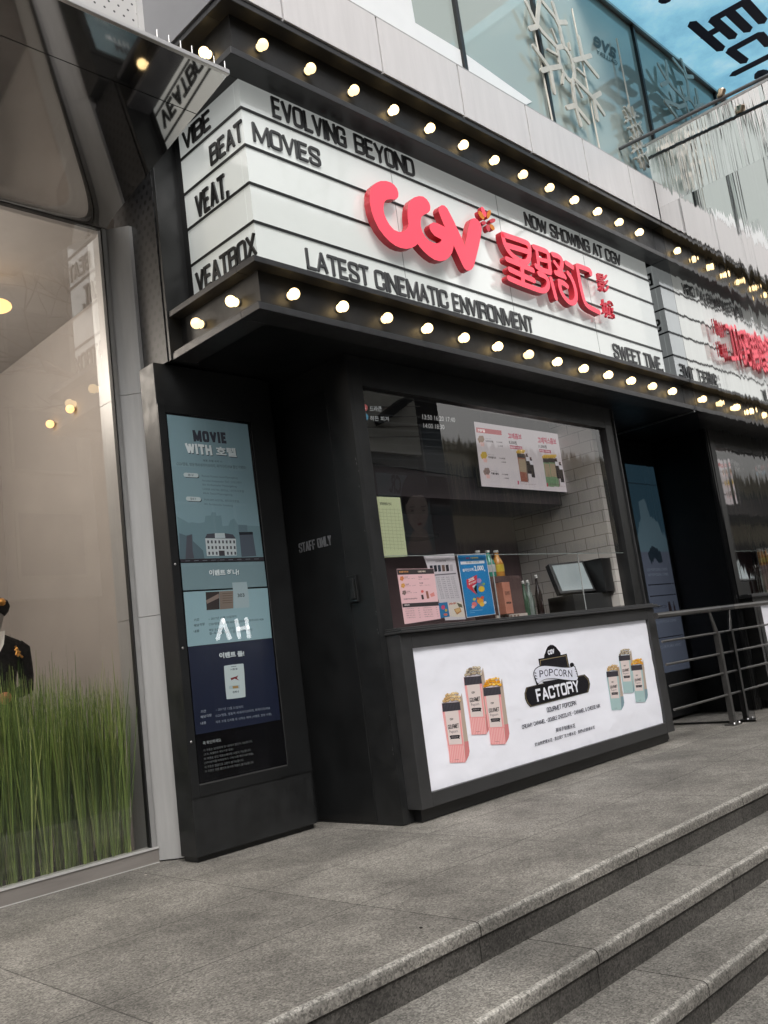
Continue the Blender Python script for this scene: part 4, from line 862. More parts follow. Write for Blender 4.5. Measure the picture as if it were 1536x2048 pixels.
KA = ('#d9b98a', '#e6cfa2', '#c9a472', '#8a6a45'); KC = ('#c3b39a', '#8d7d6c', '#dacdb6', '#4d423a'); KG = ('#f2b640', '#f6cf6a', '#e39a2c', '#b0721f')
f1 = 1 / 8.533
carton(860 + 575 * f1, 1310 + 355 * f1, f1 * .965, '#e89a9a', '#cf8080', KC, '#f3c3c0')
carton(860 + 903 * f1, 1310 + 540 * f1, f1 * .95, '#e89a9a', '#cf8080', KG, '#f3c3c0')
carton(860 + 200 * f1, 1310 + 800 * f1, f1, '#e89a9a', '#cf8080', KA, '#f3c3c0')
f2 = 1 / 10.24
carton(1195 + 430 * f2, 1280 + 305 * f2, f1 * .625, '#a9c3c3', '#7d97a0', KC, None)
carton(1195 + 680 * f2, 1280 + 505 * f2, f1 * .615, '#a9c3c3', '#7d97a0', KG, None)
carton(1195 + 178 * f2, 1280 + 632 * f2, f1 * .645, '#a9c3c3', '#7d97a0', KA, None)
# emblem
P.poly(L7((415, 275), (497, 262), (500, 225), (515, 190), (530, 140), (550, 100), (590, 72), (630, 72), (670, 100), (710, 150), (738, 185), (742, 218), (830, 200), (875, 420), (860, 480), (440, 560), (450, 480)), '#17161b')
P.poly(L7((438, 292), (822, 222), (858, 395), (450, 440)), '#8f8060'); P.poly(L7((446, 302), (816, 232), (850, 393), (458, 438)), '#201f24')
P.text('CGV', *L7((558, 222), (655, 196), (546, 152)), '#e8e8f0', .06)
PL = [(235, 695), (390, 655), (1090, 503), (1150, 560), (1172, 640), (1165, 700), (1145, 765), (300, 982), (250, 930), (220, 860), (212, 780)]
cxy = (690, 740); inset = lambda k: [(cxy[0] + (x - cxy[0]) * k[0], cxy[1] + (y - cxy[1]) * k[1]) for x, y in PL]
P.poly(L7(*PL), '#17161b'); P.poly(L7(*inset((.975, .955))), '#8f8060'); P.poly(L7(*inset((.963, .935))), '#1b1a1f')
P.poly(L7((470, 610), (790, 560), (800, 590), (500, 645)), '#222127')
RB = [(350, 470), (380, 420), (440, 385), (520, 378), (650, 390), (780, 405), (860, 407), (900, 398), (938, 380), (965, 450), (990, 540), (985, 580), (945, 590), (870, 588), (760, 575), (640, 560), (540, 562), (465, 590), (412, 640), (392, 615), (370, 560), (352, 510)]
rc = (670, 490); P.poly(L7(*[(rc[0] + (x - rc[0]) * 1.035, rc[1] + (y - rc[1]) * 1.09) for x, y in RB]), '#17161b', 1)
P.poly(L7((345, 500), (375, 560), (412, 645), (390, 668), (345, 520)), '#17161b'); P.poly(L7((872, 352), (890, 332), (922, 332), (942, 372), (900, 400), (878, 385)), '#17161b', 1)
P.poly(L7(*RB), '#dfe0ec', 1)
for k in range(3): y = 470 + k * 42; P.poly(L7((352 + k * 8, y), (392 + k * 8, y + 18), (358 + k * 9, y + 22)), '#17161b')
for k in range(4): y = 420 + k * 34; P.poly(L7((962 + k * 8, y), (940 + k * 10, y + 6), (966 + k * 8, y + 20)), '#17161b')
for k, ch in enumerate('POPCORN'):
    x = 432 + k * 70; yb = 545 - 22 * math.sin(math.pi * min(k, 3) / 5) + (6 * (k - 3) if k > 3 else 0); P.text(ch, *L7((x, yb), (x + 58, yb + 1), (x - 6, yb - 102)), '#22203a', .0)
P.block('FACTORY', *L7((402, 905), (1022, 752), (366, 722)), '#ececf4', .095)
P.block('GOURMET POPCORN', *L7((543, 1060), (970, 950), (535, 990)), '#2b2a3c', .075)
P.block('CREAMY CARAMEL - DOUBLE CHOCOLATE - CARAMEL & CHEESE MIX', *L7((180, 1305), (1322, 985), (172, 1245)), '#2b2a3c', .075)
P.text('美味手制爆米花', *L7((672, 1355), (958, 1282), (665, 1288)), '#2b2a3c', .01)
P.text('奶油焦糖爆米花 · 黑白配巧克力爆米花 · 焦糖&奶酪爆米花', *L7((365, 1560), (1243, 1300), (360, 1503)), '#2b2a3c', .01)
part('print', P.mb, ban)
# ------------------------------------------------------------------ papers, boards and goods in the kiosk window
def paper(name, y, quad_, label, col, cat, depth=.0012, kind='paper', emit=0.):
    t = thing(name, at(*quad_[3], 'y', y), label, cat)
    pts = [at(u, v, 'y', y) for u, v in quad_]; b = MB().use(ink(col, kind, emit)); slab_poly(b, pts, (0, 1, 0), 0, depth); part('sheet', b, t)
    return t, Print(lambda u, v: at(u, v, 'y', y), (0, -1, 0), kind, emit, .00025, .0004)
Q4 = lambda *q: [(770 + x / 5.908, 1080 + y / 5.908) for x, y in q]
# pale green price list taped high on the glass
t, P = paper('price_list', .2185, [(746, 993), (800, 995), (815, 1113), (762, 1116)], 'pale green printed list taped upright to the window glass', '#d9e2b4', 'price list')
P.text('영화관람료 안내', (760, 1010), (783, 1011), (759, 1004), '#4a4f3c', .02)
for k in range(12): P.line([(752 + k * .9, 1018 + k * 7), (799 + k * .95, 1020 + k * 7)], .0008, '#9aa386')
for x in (757, 765, 772, 780, 788, 795): P.line([(x, 1016), (x + 9, 1100)], .0008, '#9aa386')
part('print', P.mb, t)
# schedule sheet, pink menu, blue poster in acrylic holders
t, P = paper('timetable_sheet', .2305, Q4((455, 183), (815, 158), (955, 935), (715, 950)), 'white timetable sheet with a row of small film posters beside the blue poster', '#dcd6dc', 'timetable')
P.text('CGV 영화시간표', *Q4((597, 265), (720, 257), (594, 243)), '#55505a', .02)
for k, c in enumerate(('#2a2a33', '#1f232e', '#3c4654', '#7a6258', '#26222a', '#b9b4ba')): x = 527 + k * 47; P.poly(Q4((x, 302 - k * 2), (x + 34, 299 - k * 2), (x + 44, 375 - k * 2), (x + 10, 379 - k * 2)), c)
P.poly(Q4((580, 408), (838, 388), (840, 402), (584, 422)), '#77727a')
for r in range(11):
    for k in range(4): x = 605 + k * 58 + r * 6; y = 440 + r * 24 - k * 3; P.text('12:30' if (r + k) % 2 else '8:45', *Q4((x, y + 14), (x + 38, y + 12), (x - 2, y)), '#8b8690', 0)
P.poly(Q4((630, 745), (735, 733), (765, 905), (655, 922)), '#2f7fb5'); P.disc(Q4((685, 795))[0], 4, 4.5, '#d8557a'); P.disc(Q4((720, 830))[0], 2.6, 3, '#c9b04a'); P.disc(Q4((715, 880))[0], 4, 2.5, '#e0785a')
P.poly(Q4((745, 740), (912, 730), (945, 910), (768, 905)), '#e9dfd2'); P.text('신메뉴 출시', *Q4((756, 770), (840, 757), (752, 745)), '#c8553f', .04); P.poly(Q4((812, 820), (885, 795), (905, 845), (850, 882)), '#c58b52'); P.poly(Q4((822, 822), (880, 802), (892, 835), (848, 862)), '#e3bd82'); P.poly(Q4((845, 740), (905, 760), (915, 800), (870, 790)), '#6f6a55')
part('print', P.mb, t)
t, P = paper('menu_card', .2200, Q4((138, 342), (575, 336), (658, 930), (232, 995)), 'pink snack menu card with dark header bands at the left of the window', '#e2b9bd', 'menu')
P.poly(Q4((140, 347), (574, 340), (580, 398), (150, 412)), '#352f31'); P.poly(Q4((203, 752), (628, 728), (636, 775), (210, 798)), '#352f31')
P.text('GOURMET POPCORN', *Q4((168, 388), (275, 384), (166, 368)), '#d99a5c', .03); P.text('COMBO MENU', *Q4((388, 383), (480, 380), (386, 364)), '#e6d9c8', .02); P.text('BEVERAGE', *Q4((232, 778), (290, 774), (230, 762)), '#efe6e2', .03)
for k, c in enumerate(('#cf7f4d', '#d39a4c', '#7d6a66')):
    y = 455 + k * 84; x = 198 + k * 14
    for a_ in range(5): P.disc(Q4((x + 14 * math.cos(a_ * 1.3), y + 17 * math.sin(a_ * 1.3)))[0], 2.1, 2.4, c, 6)
    P.text('카라멜 팝콘', *Q4((x + 28, y - 8), (x + 72, y - 10), (x + 26, y - 22)), '#5a4a4c', .01); P.text('6,000 / 5,500', *Q4((x + 28, y + 8), (x + 92, y + 5), (x + 26, y - 2)), '#8d7478', 0); P.text('4,500원', *Q4((x + 108, y + 5), (x + 152, y + 2), (x + 106, y - 5)), '#8d7478', 0)
for k in range(2): y = 445 + k * 72; P.text('CGV COMBO', *Q4((395 + k * 12, y), (440 + k * 12, y - 2), (392 + k * 12, y - 14)), '#4a3c3e', .02); P.text('팝콘 L + 탄산 M 2', *Q4((397 + k * 12, y + 26), (520 + k * 14, y + 20), (395 + k * 12, y + 14)), '#8d7478', 0)
P.poly(Q4((425, 650), (450, 645), (462, 700), (436, 704)), '#33282c'); P.poly(Q4((480, 605), (505, 602), (524, 690), (496, 694)), '#8f5a48'); P.poly(Q4((530, 640), (575, 615), (590, 660), (545, 675)), '#d98a84'); P.disc(Q4((440, 608))[0], 3, 3, '#d0605c', 7)
P.text('GOURMET POPCORN NUTRITION', *Q4((222, 708), (382, 698), (220, 692)), '#4a3c3e', .01)
for r in range(5):
    for k in range(2): x = 238 + k * 210 + r * 5; y = 822 + r * 26 - k * 12; P.text(('아메리카노', '탄산음료', '에이드', '핫초코', '오렌지주스')[r], *Q4((x, y), (x + 105, y - 6), (x - 2, y - 14)), '#7d686c', 0); P.text('3.0', *Q4((x + 150, y - 8), (x + 166, y - 9), (x + 149, y - 20)), '#6b5659', 0)
part('print', P.mb, t)
t, P = paper('event_poster', .2300, Q4((850, 170), (1190, 158), (1307, 876), (968, 920)), 'bright blue event poster with cartoon snacks and a red arrow in the window', '#dfe3ea', 'poster')
P.poly(Q4((856, 178), (1186, 166), (1300, 870), (972, 911)), '#2386c6')
P.text('CGV', *Q4((955, 226), (1000, 224), (953, 206)), '#c04a72', .06); P.text('POPCORN', *Q4((1012, 222), (1100, 218), (1010, 204)), '#e6d24a', .06)
P.poly(Q4((890, 256), (1172, 243), (1176, 275), (895, 290)), '#e8edf2'); P.text('첫 관람 고객 한정', *Q4((960, 276), (1112, 268), (958, 256)), '#4a5a6c', .01)
P.text('블라인드팩', *Q4((918, 378), (1046, 366), (914, 340)), '#e8eef4', .03); P.text('2,000', *Q4((1058, 376), (1168, 366), (1050, 306)), '#f2f4f6', .03); P.text('원', *Q4((1168, 370), (1184, 368), (1166, 350)), '#e8eef4', .02)
P.poly(Q4((962, 470), (1085, 412), (1086, 512), (1030, 545), (1085, 650), (970, 560)), '#d63a4e'); P.poly(Q4((1028, 545), (1082, 520), (1083, 555), (1040, 575), (1088, 645)), '#e9ebf0')
P.text('20%', *Q4((985, 500), (1055, 470), (982, 462)), '#f3ece9', .04); P.text('할인쿠폰', *Q4((988, 535), (1072, 500), (986, 512)), '#f3ece9', .03)
for q_, r_, c in (((1110, 480), 5.2, '#b58fc0'), ((1130, 545), 6, '#6d7fa0'), ((1140, 580), 6.5, '#e6bf3c'), ((1165, 520), 3, '#7aa06a'), ((1055, 760), 5.5, '#e87878'), ((1055, 700), 3, '#d9cf58'), ((1125, 720), 7, '#eda033'), ((1150, 680), 3.5, '#d9553c'), ((1145, 760), 5, '#f0c24a'), ((1095, 690), 3, '#d06a4a'), ((1182, 740), 3, '#dfe5ea'), ((1040, 790), 3.5, '#f0a5a0')): P.disc(Q4(q_)[0], r_, r_ * .95, c, 8)
P.line(Q4((1000, 840), (1150, 825)), .0012, '#9cc6e2'); P.line(Q4((1002, 862), (1060, 856)), .0012, '#9cc6e2')
part('print', P.mb, t)
# acrylic leaflet holder edge next to the poster
# menu board hanging inside
BY = .600
Q5 = lambda *q: [(930 + x / 6.678, 820 + y / 6.678) for x, y in q]
t = thing('menu_board', at(1045, 980, 'y', BY), 'white lit menu board with popcorn combos hanging inside behind the window', 'menu board')
pts = [at(u, v, 'y', BY) for u, v in Q5((120, 155), (1308, 330), (1455, 1105), (222, 1018))]
b = MB().use(mat('board edge', (.03, .03, .03), .5, var=0)); slab_poly(b, pts, (0, 1, 0), .001, .04); part('frame', b, t)
EM = .42
b = MB().use(ink('#cfc6c8', 'board', EM)); slab_poly(b, pts, (0, 1, 0), 0, .0008); part('panel', b, t)
P = Print(lambda u, v: at(u, v, 'y', BY), (0, -1, 0), 'board', EM, .0004, .0006)
P.poly(Q5((148, 232), (485, 275), (490, 338), (152, 298)), '#b5484e'); P.text('고메팝콘', *Q5((165, 290), (268, 303), (160, 246)), '#e8d8d6', .05)
P.text('고메콤보', *Q5((575, 385), (758, 398), (568, 305)), '#b03a55', .05); P.text('고메믹스콤보', *Q5((975, 445), (1222, 465), (965, 358)), '#b03a55', .05)
P.text('8,500원', *Q5((590, 458), (695, 470), (580, 402)), '#3c3436', .04); P.text('11,000원', *Q5((985, 510), (1095, 520), (975, 458)), '#3c3436', .04)
P.poly(Q5((596, 468), (762, 488), (768, 532), (602, 515)), '#a53f58'); P.poly(Q5((990, 520), (1145, 538), (1150, 580), (996, 560)), '#a53f58')
P.text('콤보업그레이드', *Q5((606, 506), (756, 522), (602, 484)), '#e6d2d6', .02); P.text('콤보업그레이드', *Q5((1000, 552), (1138, 568), (996, 532)), '#e6d2d6', .02)
for k, (c, nm) in enumerate((('#8b6a4e', '크리미카라멜'), ('#c0a038', '카라멜치즈'), ('#85706a', '더블초콜릿'))):
    x = 212 + k * 38; y = 392 + k * 215
    for a_ in range(6): P.disc(Q5((x + 24 * math.cos(a_ * 1.05), y + 28 * math.sin(a_ * 1.05)))[0], 3.6, 4, c, 7)
    P.poly(Q5((x - 15, y + 38), (x + 45, y + 44), (x + 42, y + 95), (x + 2, y + 90)), '#d8aea8')
    P.text(nm, *Q5((x + 62, y + 38), (x + 165, y + 48), (x + 58, y + 8)), '#3f3638', .04); P.text('Gourmet', *Q5((x + 60, y - 8), (x + 140, y), (x + 58, y - 20)), '#6c6062', 0)
    P.text('S 4,500원', *Q5((x + 210, y + 48), (x + 288, y + 56), (x + 206, y + 24)), '#4c4244', .03); P.text('L 6,000원', *Q5((x + 236, y + 98), (x + 296, y + 104), (x + 232, y + 76)), '#4c4244', .03)
def board_combo(x, y, c_, two):
    for dx in ((0,) if not two else (-40, 30)):
        P.poly(Q5((x + dx, y), (x + 100 + dx, y + 10), (x + 150 + dx, y + 390), (x + 58 + dx, y + 378)), c_); P.poly(Q5((x + dx, y), (x + 100 + dx, y + 10), (x + 108 + dx, y + 70), (x + 8 + dx, y + 58)), '#3a3436')
        P.poly(Q5((x + 100 + dx, y + 10), (x + 118 + dx, y + 30), (x + 160 + dx, y + 370), (x + 150 + dx, y + 390)), '#6d5c52'); P.poly(Q5((x + 20 + dx, y + 75), (x + 112 + dx, y + 85), (x + 132 + dx, y + 260), (x + 42 + dx, y + 250)), '#9d8b74')
        for a_ in range(8): P.disc(Q5((x + dx + 8 + a_ * 12, y - 12 - 14 * (a_ % 2)))[0], 2.7, 3, ('#b8922e', '#d0ac4c')[a_ % 2], 6)
    for dx, dy in ((118, 30), (170, 80)):
        P.poly(Q5((x + dx + 4, y + dy), (x + dx + 28, y + dy + 2), (x + dx + 50, y + dy + 80), (x + dx + 76, y + dy + 250), (x + dx + 30, y + dy + 245), (x + dx + 4, y + dy + 80)), '#2a2226'); P.poly(Q5((x + dx, y + dy + 20), (x + dx + 36, y + dy + 24), (x + dx + 52, y + dy + 78), (x + dx + 10, y + dy + 76)), '#d5d1d6'); P.poly(Q5((x + dx - 1, y + dy - 24), (x + dx + 22, y + dy - 22), (x + dx + 24, y + dy), (x + dx + 2, y + dy)), '#4d3034')
board_combo(690, 575, '#8f5646', False); board_combo(1075, 640, '#6d8a68', True)
for x, y in ((700, 945), (1088, 975)): P.poly(Q5((x, y), (x + 18, y), (x + 22, y + 48), (x + 4, y + 50)), '#b03a55'); P.text('콤보 구매시 업그레이드 가능', *Q5((x + 38, y + 22), (x + 150, y + 28), (x + 36, y + 6)), '#6b4a50', .02); P.text('크리미카라멜, 더블초콜릿 선택', *Q5((x + 40, y + 48), (x + 245, y + 58), (x + 38, y + 34)), '#8d7074', 0)
part('print', P.mb, t)
# LED schedule board in the upper left corner of the window
LY = .645
t = thing('schedule_screen', at(830, 900, 'y', LY), 'dark film schedule screen with white times and round badges high in the kiosk', 'screen')
pts = [at(u, v, 'y', LY) for u, v in ((700, 760), (958, 812), (975, 960), (735, 925))]
b = MB().use(mat('schedule black', (.008, .008, .009), .3, var=0)); slab_poly(b, pts, (0, 1, 0), 0, .012); part('panel', b, t)
P = Print(lambda u, v: at(u, v, 'y', LY), (0, -1, 0), 'led', .45, .0004, .0006)
Q6 = lambda *q: [(690 + x / 2.6947, 750 + y / 2.6947) for x, y in q]
P.disc(Q6((103, 177))[0], 7, 7.5, '#b85a58', 14); P.disc(Q6((107, 227))[0], 7, 7.5, '#4d8fae', 14); P.text('06', *Q6((94, 184), (112, 185), (93, 170)), '#e8d0d0', .02); P.text('02', *Q6((98, 234), (116, 235), (97, 220)), '#d0e0ea', .02)
P.text('드라큰', *Q6((134, 196), (198, 196), (132, 168)), '#b9bcbc', .01); P.text('히든 피겨', *Q6((136, 246), (236, 250), (134, 220)), '#b9bcbc', .01)
P.text('13:50 16:20 17:40', *Q6((418, 238), (594, 255), (416, 212)), '#c6c6c4', .0); P.text('14:00 18:30', *Q6((424, 285), (536, 293), (422, 260)), '#c6c6c4', .0)
for k in range(9): y0 = 205 + k * 40; P.line(Q6((98 + k * 6, y0 + 2), (585 + k * 6, y0 + 38 - k * 2)), .0009, '#4c4e50')
part('print', P.mb, t)

# goods standing inside
def bottle(c, h, r, mat_, capm, label, group, band=None, bandm=None):
    t = thing('bottle', c, label, 'bottle', group); b = MB().use(mat_)
    b.lathe([(r * .95, 0), (r, .01), (r, h * .50), (r * .86, h * .60), (r * .42, h * .76), (r * .36, h * .92)], c, (0, 0, 1), 16); part('body', b, t)
    b = MB().use(capm); b.lathe([(r * .42, h * .921), (r * .44, h * .96), (r * .40, h), (.0005, h)], c, (0, 0, 1), 14); part('cap', b, t)
    if band: b = MB().use(bandm); b.lathe([(r * 1.02, h * band[0]), (r * 1.02, h * band[1])], c, (0, 0, 1), 16); part('label_band', b, t)
    return t
WCAP = mat('white cap', (.6, .6, .58), .4, var=.05)
JU = mat('orange juice', (.55, .25, .05), .2, var=.05); GR = mat('green drink', (.06, .30, .22), .2, var=.05); YB_ = mat('yellow band', (.62, .46, .05), .4, var=.05); LBW = mat('white band', (.5, .5, .5), .5, var=.05)
GB = mat('green bottle glass', (.06, .12, .075), .12, var=.05, coat=1); CB = mat('cola bottle', (.022, .012, .012), .12, var=.05, coat=1); CLB = mat('pale bottle glass', (.22, .26, .24), .12, var=.05, coat=1)
SY = .42
c = at(995, 1225, 'y', SY); zsh = at(998, 1153, 'y', SY).z
b = MB().use(mat('brown display box', (.115, .070, .066), .6, var=.1)); x0 = at(978, 1180, 'y', SY).x; x1 = at(1040, 1180, 'y', SY).x; b.box(x0, x1, SY - .02, SY + .16, 1.10, zsh)
solo('display_box', b, (x0, SY, 1.10), 'dull brown display box under the juice bottles with an orange carton in front', 'display box')
b = MB().use(mat('cream strip', (.55, .49, .44), .6, var=.05)); b.box(x0, x1, SY - .034, SY - .021, 1.084, 1.12); b.use(mat('brown dots', (.22, .14, .11), .6, var=0))
for k in range(6): b.box(x0 + .03 + k * .042, x0 + .052 + k * .042, SY - .0352, SY - .0342, 1.093, 1.113)
solo('shelf_strip', b, (x0, SY - .03, 1.084), 'narrow cream strip with brown dots at the foot of the brown box', 'strip')
b = MB().use(mat('salmon carton', (.56, .235, .16), .55, var=.06)); x2 = at(1000, 1200, 'y', SY - .06).x; b.box(x2, x2 + .085, SY - .10, SY - .04, 1.122, 1.345)
cart = solo('popcorn_carton', b, (x2, SY - .07, 1.122), 'salmon pink popcorn carton with dark lettering in front of the brown box', 'carton', bevel=.002)
b = MB().use(ink('#3c2a26')); put_text(b, 'GOURMET', (x2 + .015, SY - .101, 1.255), (x2 + .07, SY - .101, 1.255), (x2 + .015, SY - .101, 1.28), (0, -1, 0), .0, 0, .0004); put_text(b, 'POPCORN', (x2 + .015, SY - .101, 1.19), (x2 + .07, SY - .101, 1.19), (x2 + .015, SY - .101, 1.205), (0, -1, 0), .06, 0, .0004); part('lettering', b, cart)
for (u, m_, lab) in ((993, JU, 'orange juice bottle with a yellow band, on top of the brown box'), (976, GR, 'green drink bottle half hidden by the blue poster edge'), (956, CLB, 'pale bottle whose cap shows above the blue poster')):
    p = at(u + 6, 1152, 'y', SY + .03); bottle(Vector((p.x, SY + .03, zsh)), .195, .042, m_, WCAP, lab, 'juice bottles on the box', (.18, .45), YB_ if m_ is JU else LBW)
for (u, m_, h, lab) in ((1052, GB, .185, 'green glass bottle, the left one by the brown box'), (1061, CLB, .190, 'pale glass bottle between the green and the dark bottle'), (1069, GB, .175, 'green glass bottle close behind the pale bottle'), (1080, CB, .225, 'dark cola bottle, tallest of the four')):
    p = at(u, 1208, 'y', SY); bottle(Vector((p.x, SY + (.03 if u == 1069 else 0), 1.0835 if SY + .03 < .62 else 1.1)), h + .09, .027, m_, WCAP, lab, 'soda bottles by the monitor')
# monitor
t = thing('sales_monitor', at(1165, 1208, 'y', .42), 'tilted grey screen of a sales terminal on a black base', 'monitor')
q = [at(1097, 1128, 'y', .47), at(1166, 1121, 'y', .47), at(1192, 1181, 'y', .36), at(1121, 1187, 'y', .36)]
nrm = (q[1] - q[0]).cross(q[3] - q[0]).normalized(); nrm = nrm if nrm.y < 0 else -nrm
b = MB().use(mat('monitor shell', (.022, .023, .024), .4, var=.05)); slab_poly(b, q, -nrm, .001, .04); part('shell', b, t, .003)
ctr = (q[0] + q[2]) / 2; b = MB().use(mat('monitor screen', (.32, .37, .38), .2, var=.05, emit=.12)); slab_poly(b, [ctr + (p - ctr) * .86 for p in q], nrm, 0, .003); part('screen', b, t)
x0 = at(1130, 1200, 'y', .42).x; x1 = at(1226, 1200, 'y', .42).x
b = MB().use(MATS['monitor shell']); b.box(x0, min(x1, 3.59), .34, .58, 1.084, 1.225); b.box(x0 + .1, x0 + .2, .42, .50, 1.2255, 1.36); part('base', b, t, .004)
b = MB().use(BLACK2); b.box(3.46, 3.598, .30, .56, 1.2255, 1.50); solo('speaker_box', b, (3.53, .43, 1.2255), 'black box standing against the tile wall behind the right post', 'box', bevel=.004)

# ------------------------------------------------------------------ railing between counter and mirror
RY = -.03
rl = thing('metal_railing', (4.15, RY, 0), 'dark metal railing with five rails between the counter and the mirror wall', 'railing')
RM_ = mat('dark rail metal', (.14, .135, .13), .32, .7, var=.15, scale=14)
b = MB().use(RM_); b.tube([(3.57, RY, .981), (M - .001, RY, .981)], .024, 14); part('handrail', b, rl)
for z in (.778, .599, .434, .253):
    b = MB().use(RM_); b.tube([(3.60, RY, z), (M - .001, RY, z)], .010, 10); part('rail', b, rl)
b = MB().use(RM_); b.prism([(x, y, .012) for x, y in ((4.545, RY - .022), (4.585, RY - .022), (4.585, RY + .022), (4.545, RY + .022))], (0, 0, .76)); b.tube([(4.565, RY, .772), (4.50, RY, .965)], [.020, .013], 8); part('post', b, rl)
b = MB().use(RM_); b.box(4.50, 4.63, RY - .05, RY + .05, 0.001, .012)
for x in (4.517, 4.613): b.use(STEEL).lathe([(.012, 0), (.010, .010), (.001, .014)], (x, RY - .03, .0125), (0, 0, 1), 8)
part('foot_plate', b, rl)

# litter on the granite
for (u, v, lab, cl) in ((842, 1856, 'tiny dark scrap on the granite near the top step', '#1c1714'), (291, 1750, 'tiny pale scrap on the granite by the shop base', '#b0a59c')):
    c = at(u, v, 'z', 0); b = MB().use(ink(cl)); b.lathe([(.007, 0.0005), (.006, .003), (.001, .004)], c, (0, 0, 1), 6, False); solo('litter_scrap', b, c, lab, 'litter')

# ------------------------------------------------------------------ the other side of the street (seen in glass, acrylic and mirror)
def building(x0, x1, y, h, col, rows, cols, label, z_base=3.6, dark=(.05, .05, .055), wcol=(.10, .13, .15)):
    t = thing('street_building', ((x0 + x1) / 2, y, -.54), label, 'building')
    cm = mat('facade %s' % label[:24], col, .8, var=.12, scale=.7); b = MB().use(cm)
    b.box(x0, x1, y - 8, y, z_base, h); b.box(x0 - .15, x1 + .15, y - 8.1, y + .15, h, h + .35); part('wall', b, t)
    b = MB().use(mat('shop dark %.2f' % dark[0], dark, .4, var=.3, scale=.8)); b.box(x0, x1, y - 8, y - .3, -.54, z_base - .002); part('ground_floor', b, t)
    wm = mat('far window', wcol, .12, var=.1); fm = mat('far frame', (.3, .3, .3), .5, var=0)
    dx = (x1 - x0) / cols; dz = (h - z_base) / rows; proto = None
    for r in range(rows):
        for c_ in range(cols):
            cx, cz = x0 + dx * (c_ + .5), z_base + dz * (r + .5)
            if proto is None:
                m_ = MB().use(fm); m_.box(-dx * .36, dx * .36, -.02, .06, -dz * .32, dz * .32); m_.use(wm).box(-dx * .33, dx * .33, .061, .065, -dz * .29, dz * .29)
                proto = link('window', m_.mesh('window'), t, 0, Vector((cx, y, cz)) - ORG[t])
            else:
                k = proto.copy(); C.objects.link(k); k.parent = t; k.location = Vector((cx, y, cz)) - ORG[t]
    return t
building(-46, -8, -15, 7.6, (.78, .70, .54), 2, 26, 'long beige building across the street seen in the mirrored window', 2.2, (.30, .24, .16))
building(-7, 9, -17, 15, (.42, .40, .38), 4, 6, 'grey street building straight across from the marquee')
building(9.6, 27, -16, 15, (.06, .055, .055), 4, 7, 'tall dull building reflected in the kiosk window')
building(23, 48, -18, 13, (.62, .58, .50), 3, 9, 'cream building down the street reflected in the marquee')
# bare winter tree
def tree(x, y, label, seed):
    rr = random.Random(seed); t = thing('bare_tree', (x, y, -.54), label, 'tree'); BK = mat('tree bark', (.07, .06, .05), .9, var=.3, scale=12)
    tr, br = MB().use(BK), MB().use(BK)
    tr.tube([(x, y, -.54), (x + .05, y, 1.5), (x - .05, y + .1, 3.4), (x + .1, y, 6.4)], [.16, .13, .11, .08], 10)
    def grow(p, d, L_, r, n):
        pts = [p]; q_ = p
        for k in range(4): d = (d + Vector((rr.gauss(0, .13), rr.gauss(0, .13), rr.gauss(.03, .10)))).normalized(); q_ = q_ + d * (L_ / 4); pts.append(q_)
        br.tube(pts, [r * (1 - .15 * k) for k in range(5)], 5, False)
        if n:
            for k in range(rr.choice((2, 3, 3))): grow(pts[rr.choice((2, 3, 4))], (d + Vector((rr.gauss(0, .55), rr.gauss(0, .55), rr.gauss(.15, .35)))).normalized(), L_ * rr.uniform(.62, .82), r * .55, n - 1)
    for k in range(8):
        a = k * 2.4; grow(Vector((x, y, 4.2 + k * .28)), Vector((math.cos(a), math.sin(a), .8)).normalized(), 2.2, .055, 4)
    part('trunk', tr, t); part('branches', br, t)
tree(5.2, -6.9, 'bare winter tree across the street reflected in the marquee boards', 5)
# lit white sign letters that show mirrored in the display screen
def refl(u, v, plane_y, far_y):
    p = at(u, v, 'y', plane_y); d = (p - CAM).normalized(); d.y = -d.y; return p + d * ((far_y - p.y) / d.y)
t = thing('neon_sign', refl(465, 1275, .729, -5.0), 'lit white sign letters across the street that reflect in the blue display screen', 'sign')
b = MB().use(mat('neon white', (1, 1, 1), .3, var=0, emit=9.0))
for st in (((434, 1278), (444, 1240)), ((444, 1240), (458, 1277)), ((471, 1240), (477, 1275)), ((491, 1238), (496, 1274)), ((473, 1258), (493, 1255))):
    slab_poly(b, stroke([refl(u, v, .729, -5.0) for u, v in st], .022, (0, 1, 0), 0, 2), (0, 1, 0), 0, .03)
part('letters', b, t)

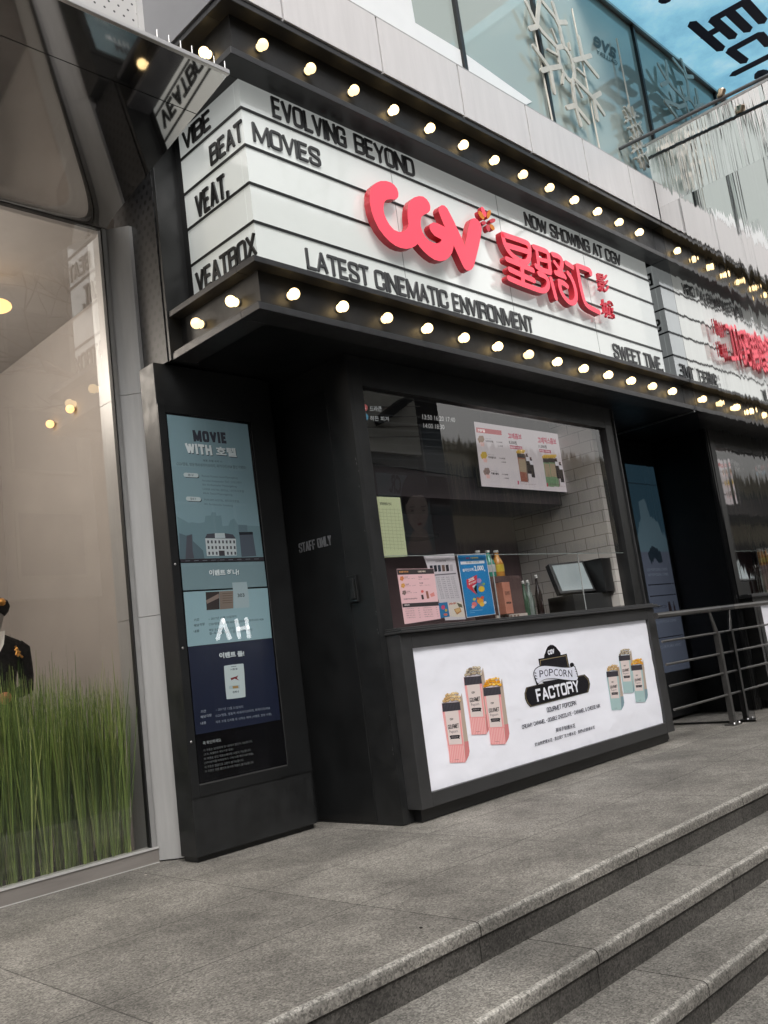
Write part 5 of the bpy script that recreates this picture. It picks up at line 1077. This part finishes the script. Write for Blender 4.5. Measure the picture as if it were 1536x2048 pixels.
# poster wall and pale corner building that show faintly in the kiosk window
RW = lambda u, v, far=-9.0: refl(u, v, .209, far)
t = thing('poster_board', RW(800, 1110), 'big street poster of a woman with dark hair reflected in the kiosk window', 'poster')
pts = [RW(750, 945), RW(852, 955), RW(872, 1108), RW(772, 1112)]
b = MB().use(mat('poster frame', (.05, .05, .05), .5, var=0)); slab_poly(b, [RW(746, 940), RW(855, 950), RW(876, 1112), RW(769, 1117)], (0, -1, 0), .004, .12); part('frame', b, t)
b = MB().use(ink('#8fa3a8')); slab_poly(b, pts, (0, -1, 0), 0, .003); part('sheet', b, t)
P = Print(lambda u, v: RW(u, v), (0, 1, 0), 'street', 0, .004, .004)
P.poly([(802, 975), (812, 952), (832, 945), (850, 955), (858, 985), (856, 1010), (846, 1040), (815, 1040), (801, 1005)], '#1d1b1e', 2)
P.poly([(812, 1108), (818, 1080), (825, 1060), (850, 1055), (860, 1085), (866, 1106)], '#d9c3b8', 1)
P.poly([(808, 1005), (818, 988), (838, 985), (852, 1000), (856, 1025), (850, 1050), (838, 1064), (826, 1060), (814, 1040)], '#e3cdc2', 2)
P.poly([(806, 1000), (816, 975), (840, 970), (856, 990), (838, 990), (820, 992), (811, 1012)], '#1d1b1e', 1)
for x, y in ((823, 1022), (846, 1021)): P.disc((x, y), 3.2, 1.8, '#3a2e2c', 8); P.line([(x - 5, y - 7), (x + 4, y - 8)], .012, '#4a3a34')
P.line([(836, 1024), (839, 1038), (835, 1040)], .008, '#c4a598'); P.poly([(831, 1048), (838, 1046), (844, 1047), (838, 1052)], '#b5514e', 1)
P.text('CR.', (802, 990), (778, 985), (800, 952), '#2b2b2e', .03)
part('print', P.mb, t)
c0, c1 = RW(722, 890), RW(846, 790); xs = sorted((c0.x, c1.x)); zs = sorted((c0.z, c1.z)) 
t = thing('corner_building', ((xs[0] + xs[1]) / 2, -9.6, -.54), 'pale corner building with a dark canopy reflected in the kiosk window', 'building')
b = MB().use(mat('pale corner wall', (.78, .74, .66), .8, var=.10, scale=1.2)); b.box(xs[0], xs[1], -12, -9.3, zs[0], zs[1] + 1.2); part('wall', b, t)
b = MB().use(mat('corner pier', (.10, .10, .10), .7, var=.1)); b.box(xs[0] + .05, xs[1] - .05, -12, -9.4, -.54, zs[0] - .003); part('ground_floor', b, t)
b = MB().use(mat('corner canopy', (.03, .03, .03), .6, var=.1)); b.prism([RW(745, 838, -9.29), RW(795, 800, -9.29), RW(812, 806, -9.29), RW(752, 852, -9.29)], (0, .25, 0)); part('canopy', b, t)
b = MB().use(mat('corner joint', (.40, .37, .33), .8, var=0))
for v in (815, 835, 855, 875): slab_poly(b, stroke([RW(728, v, -9.29), RW(840, v - 2, -9.29)], .012, (0, 1, 0), 0, 0), (0, 1, 0), 0, .004)
part('wall_joint', b, t)
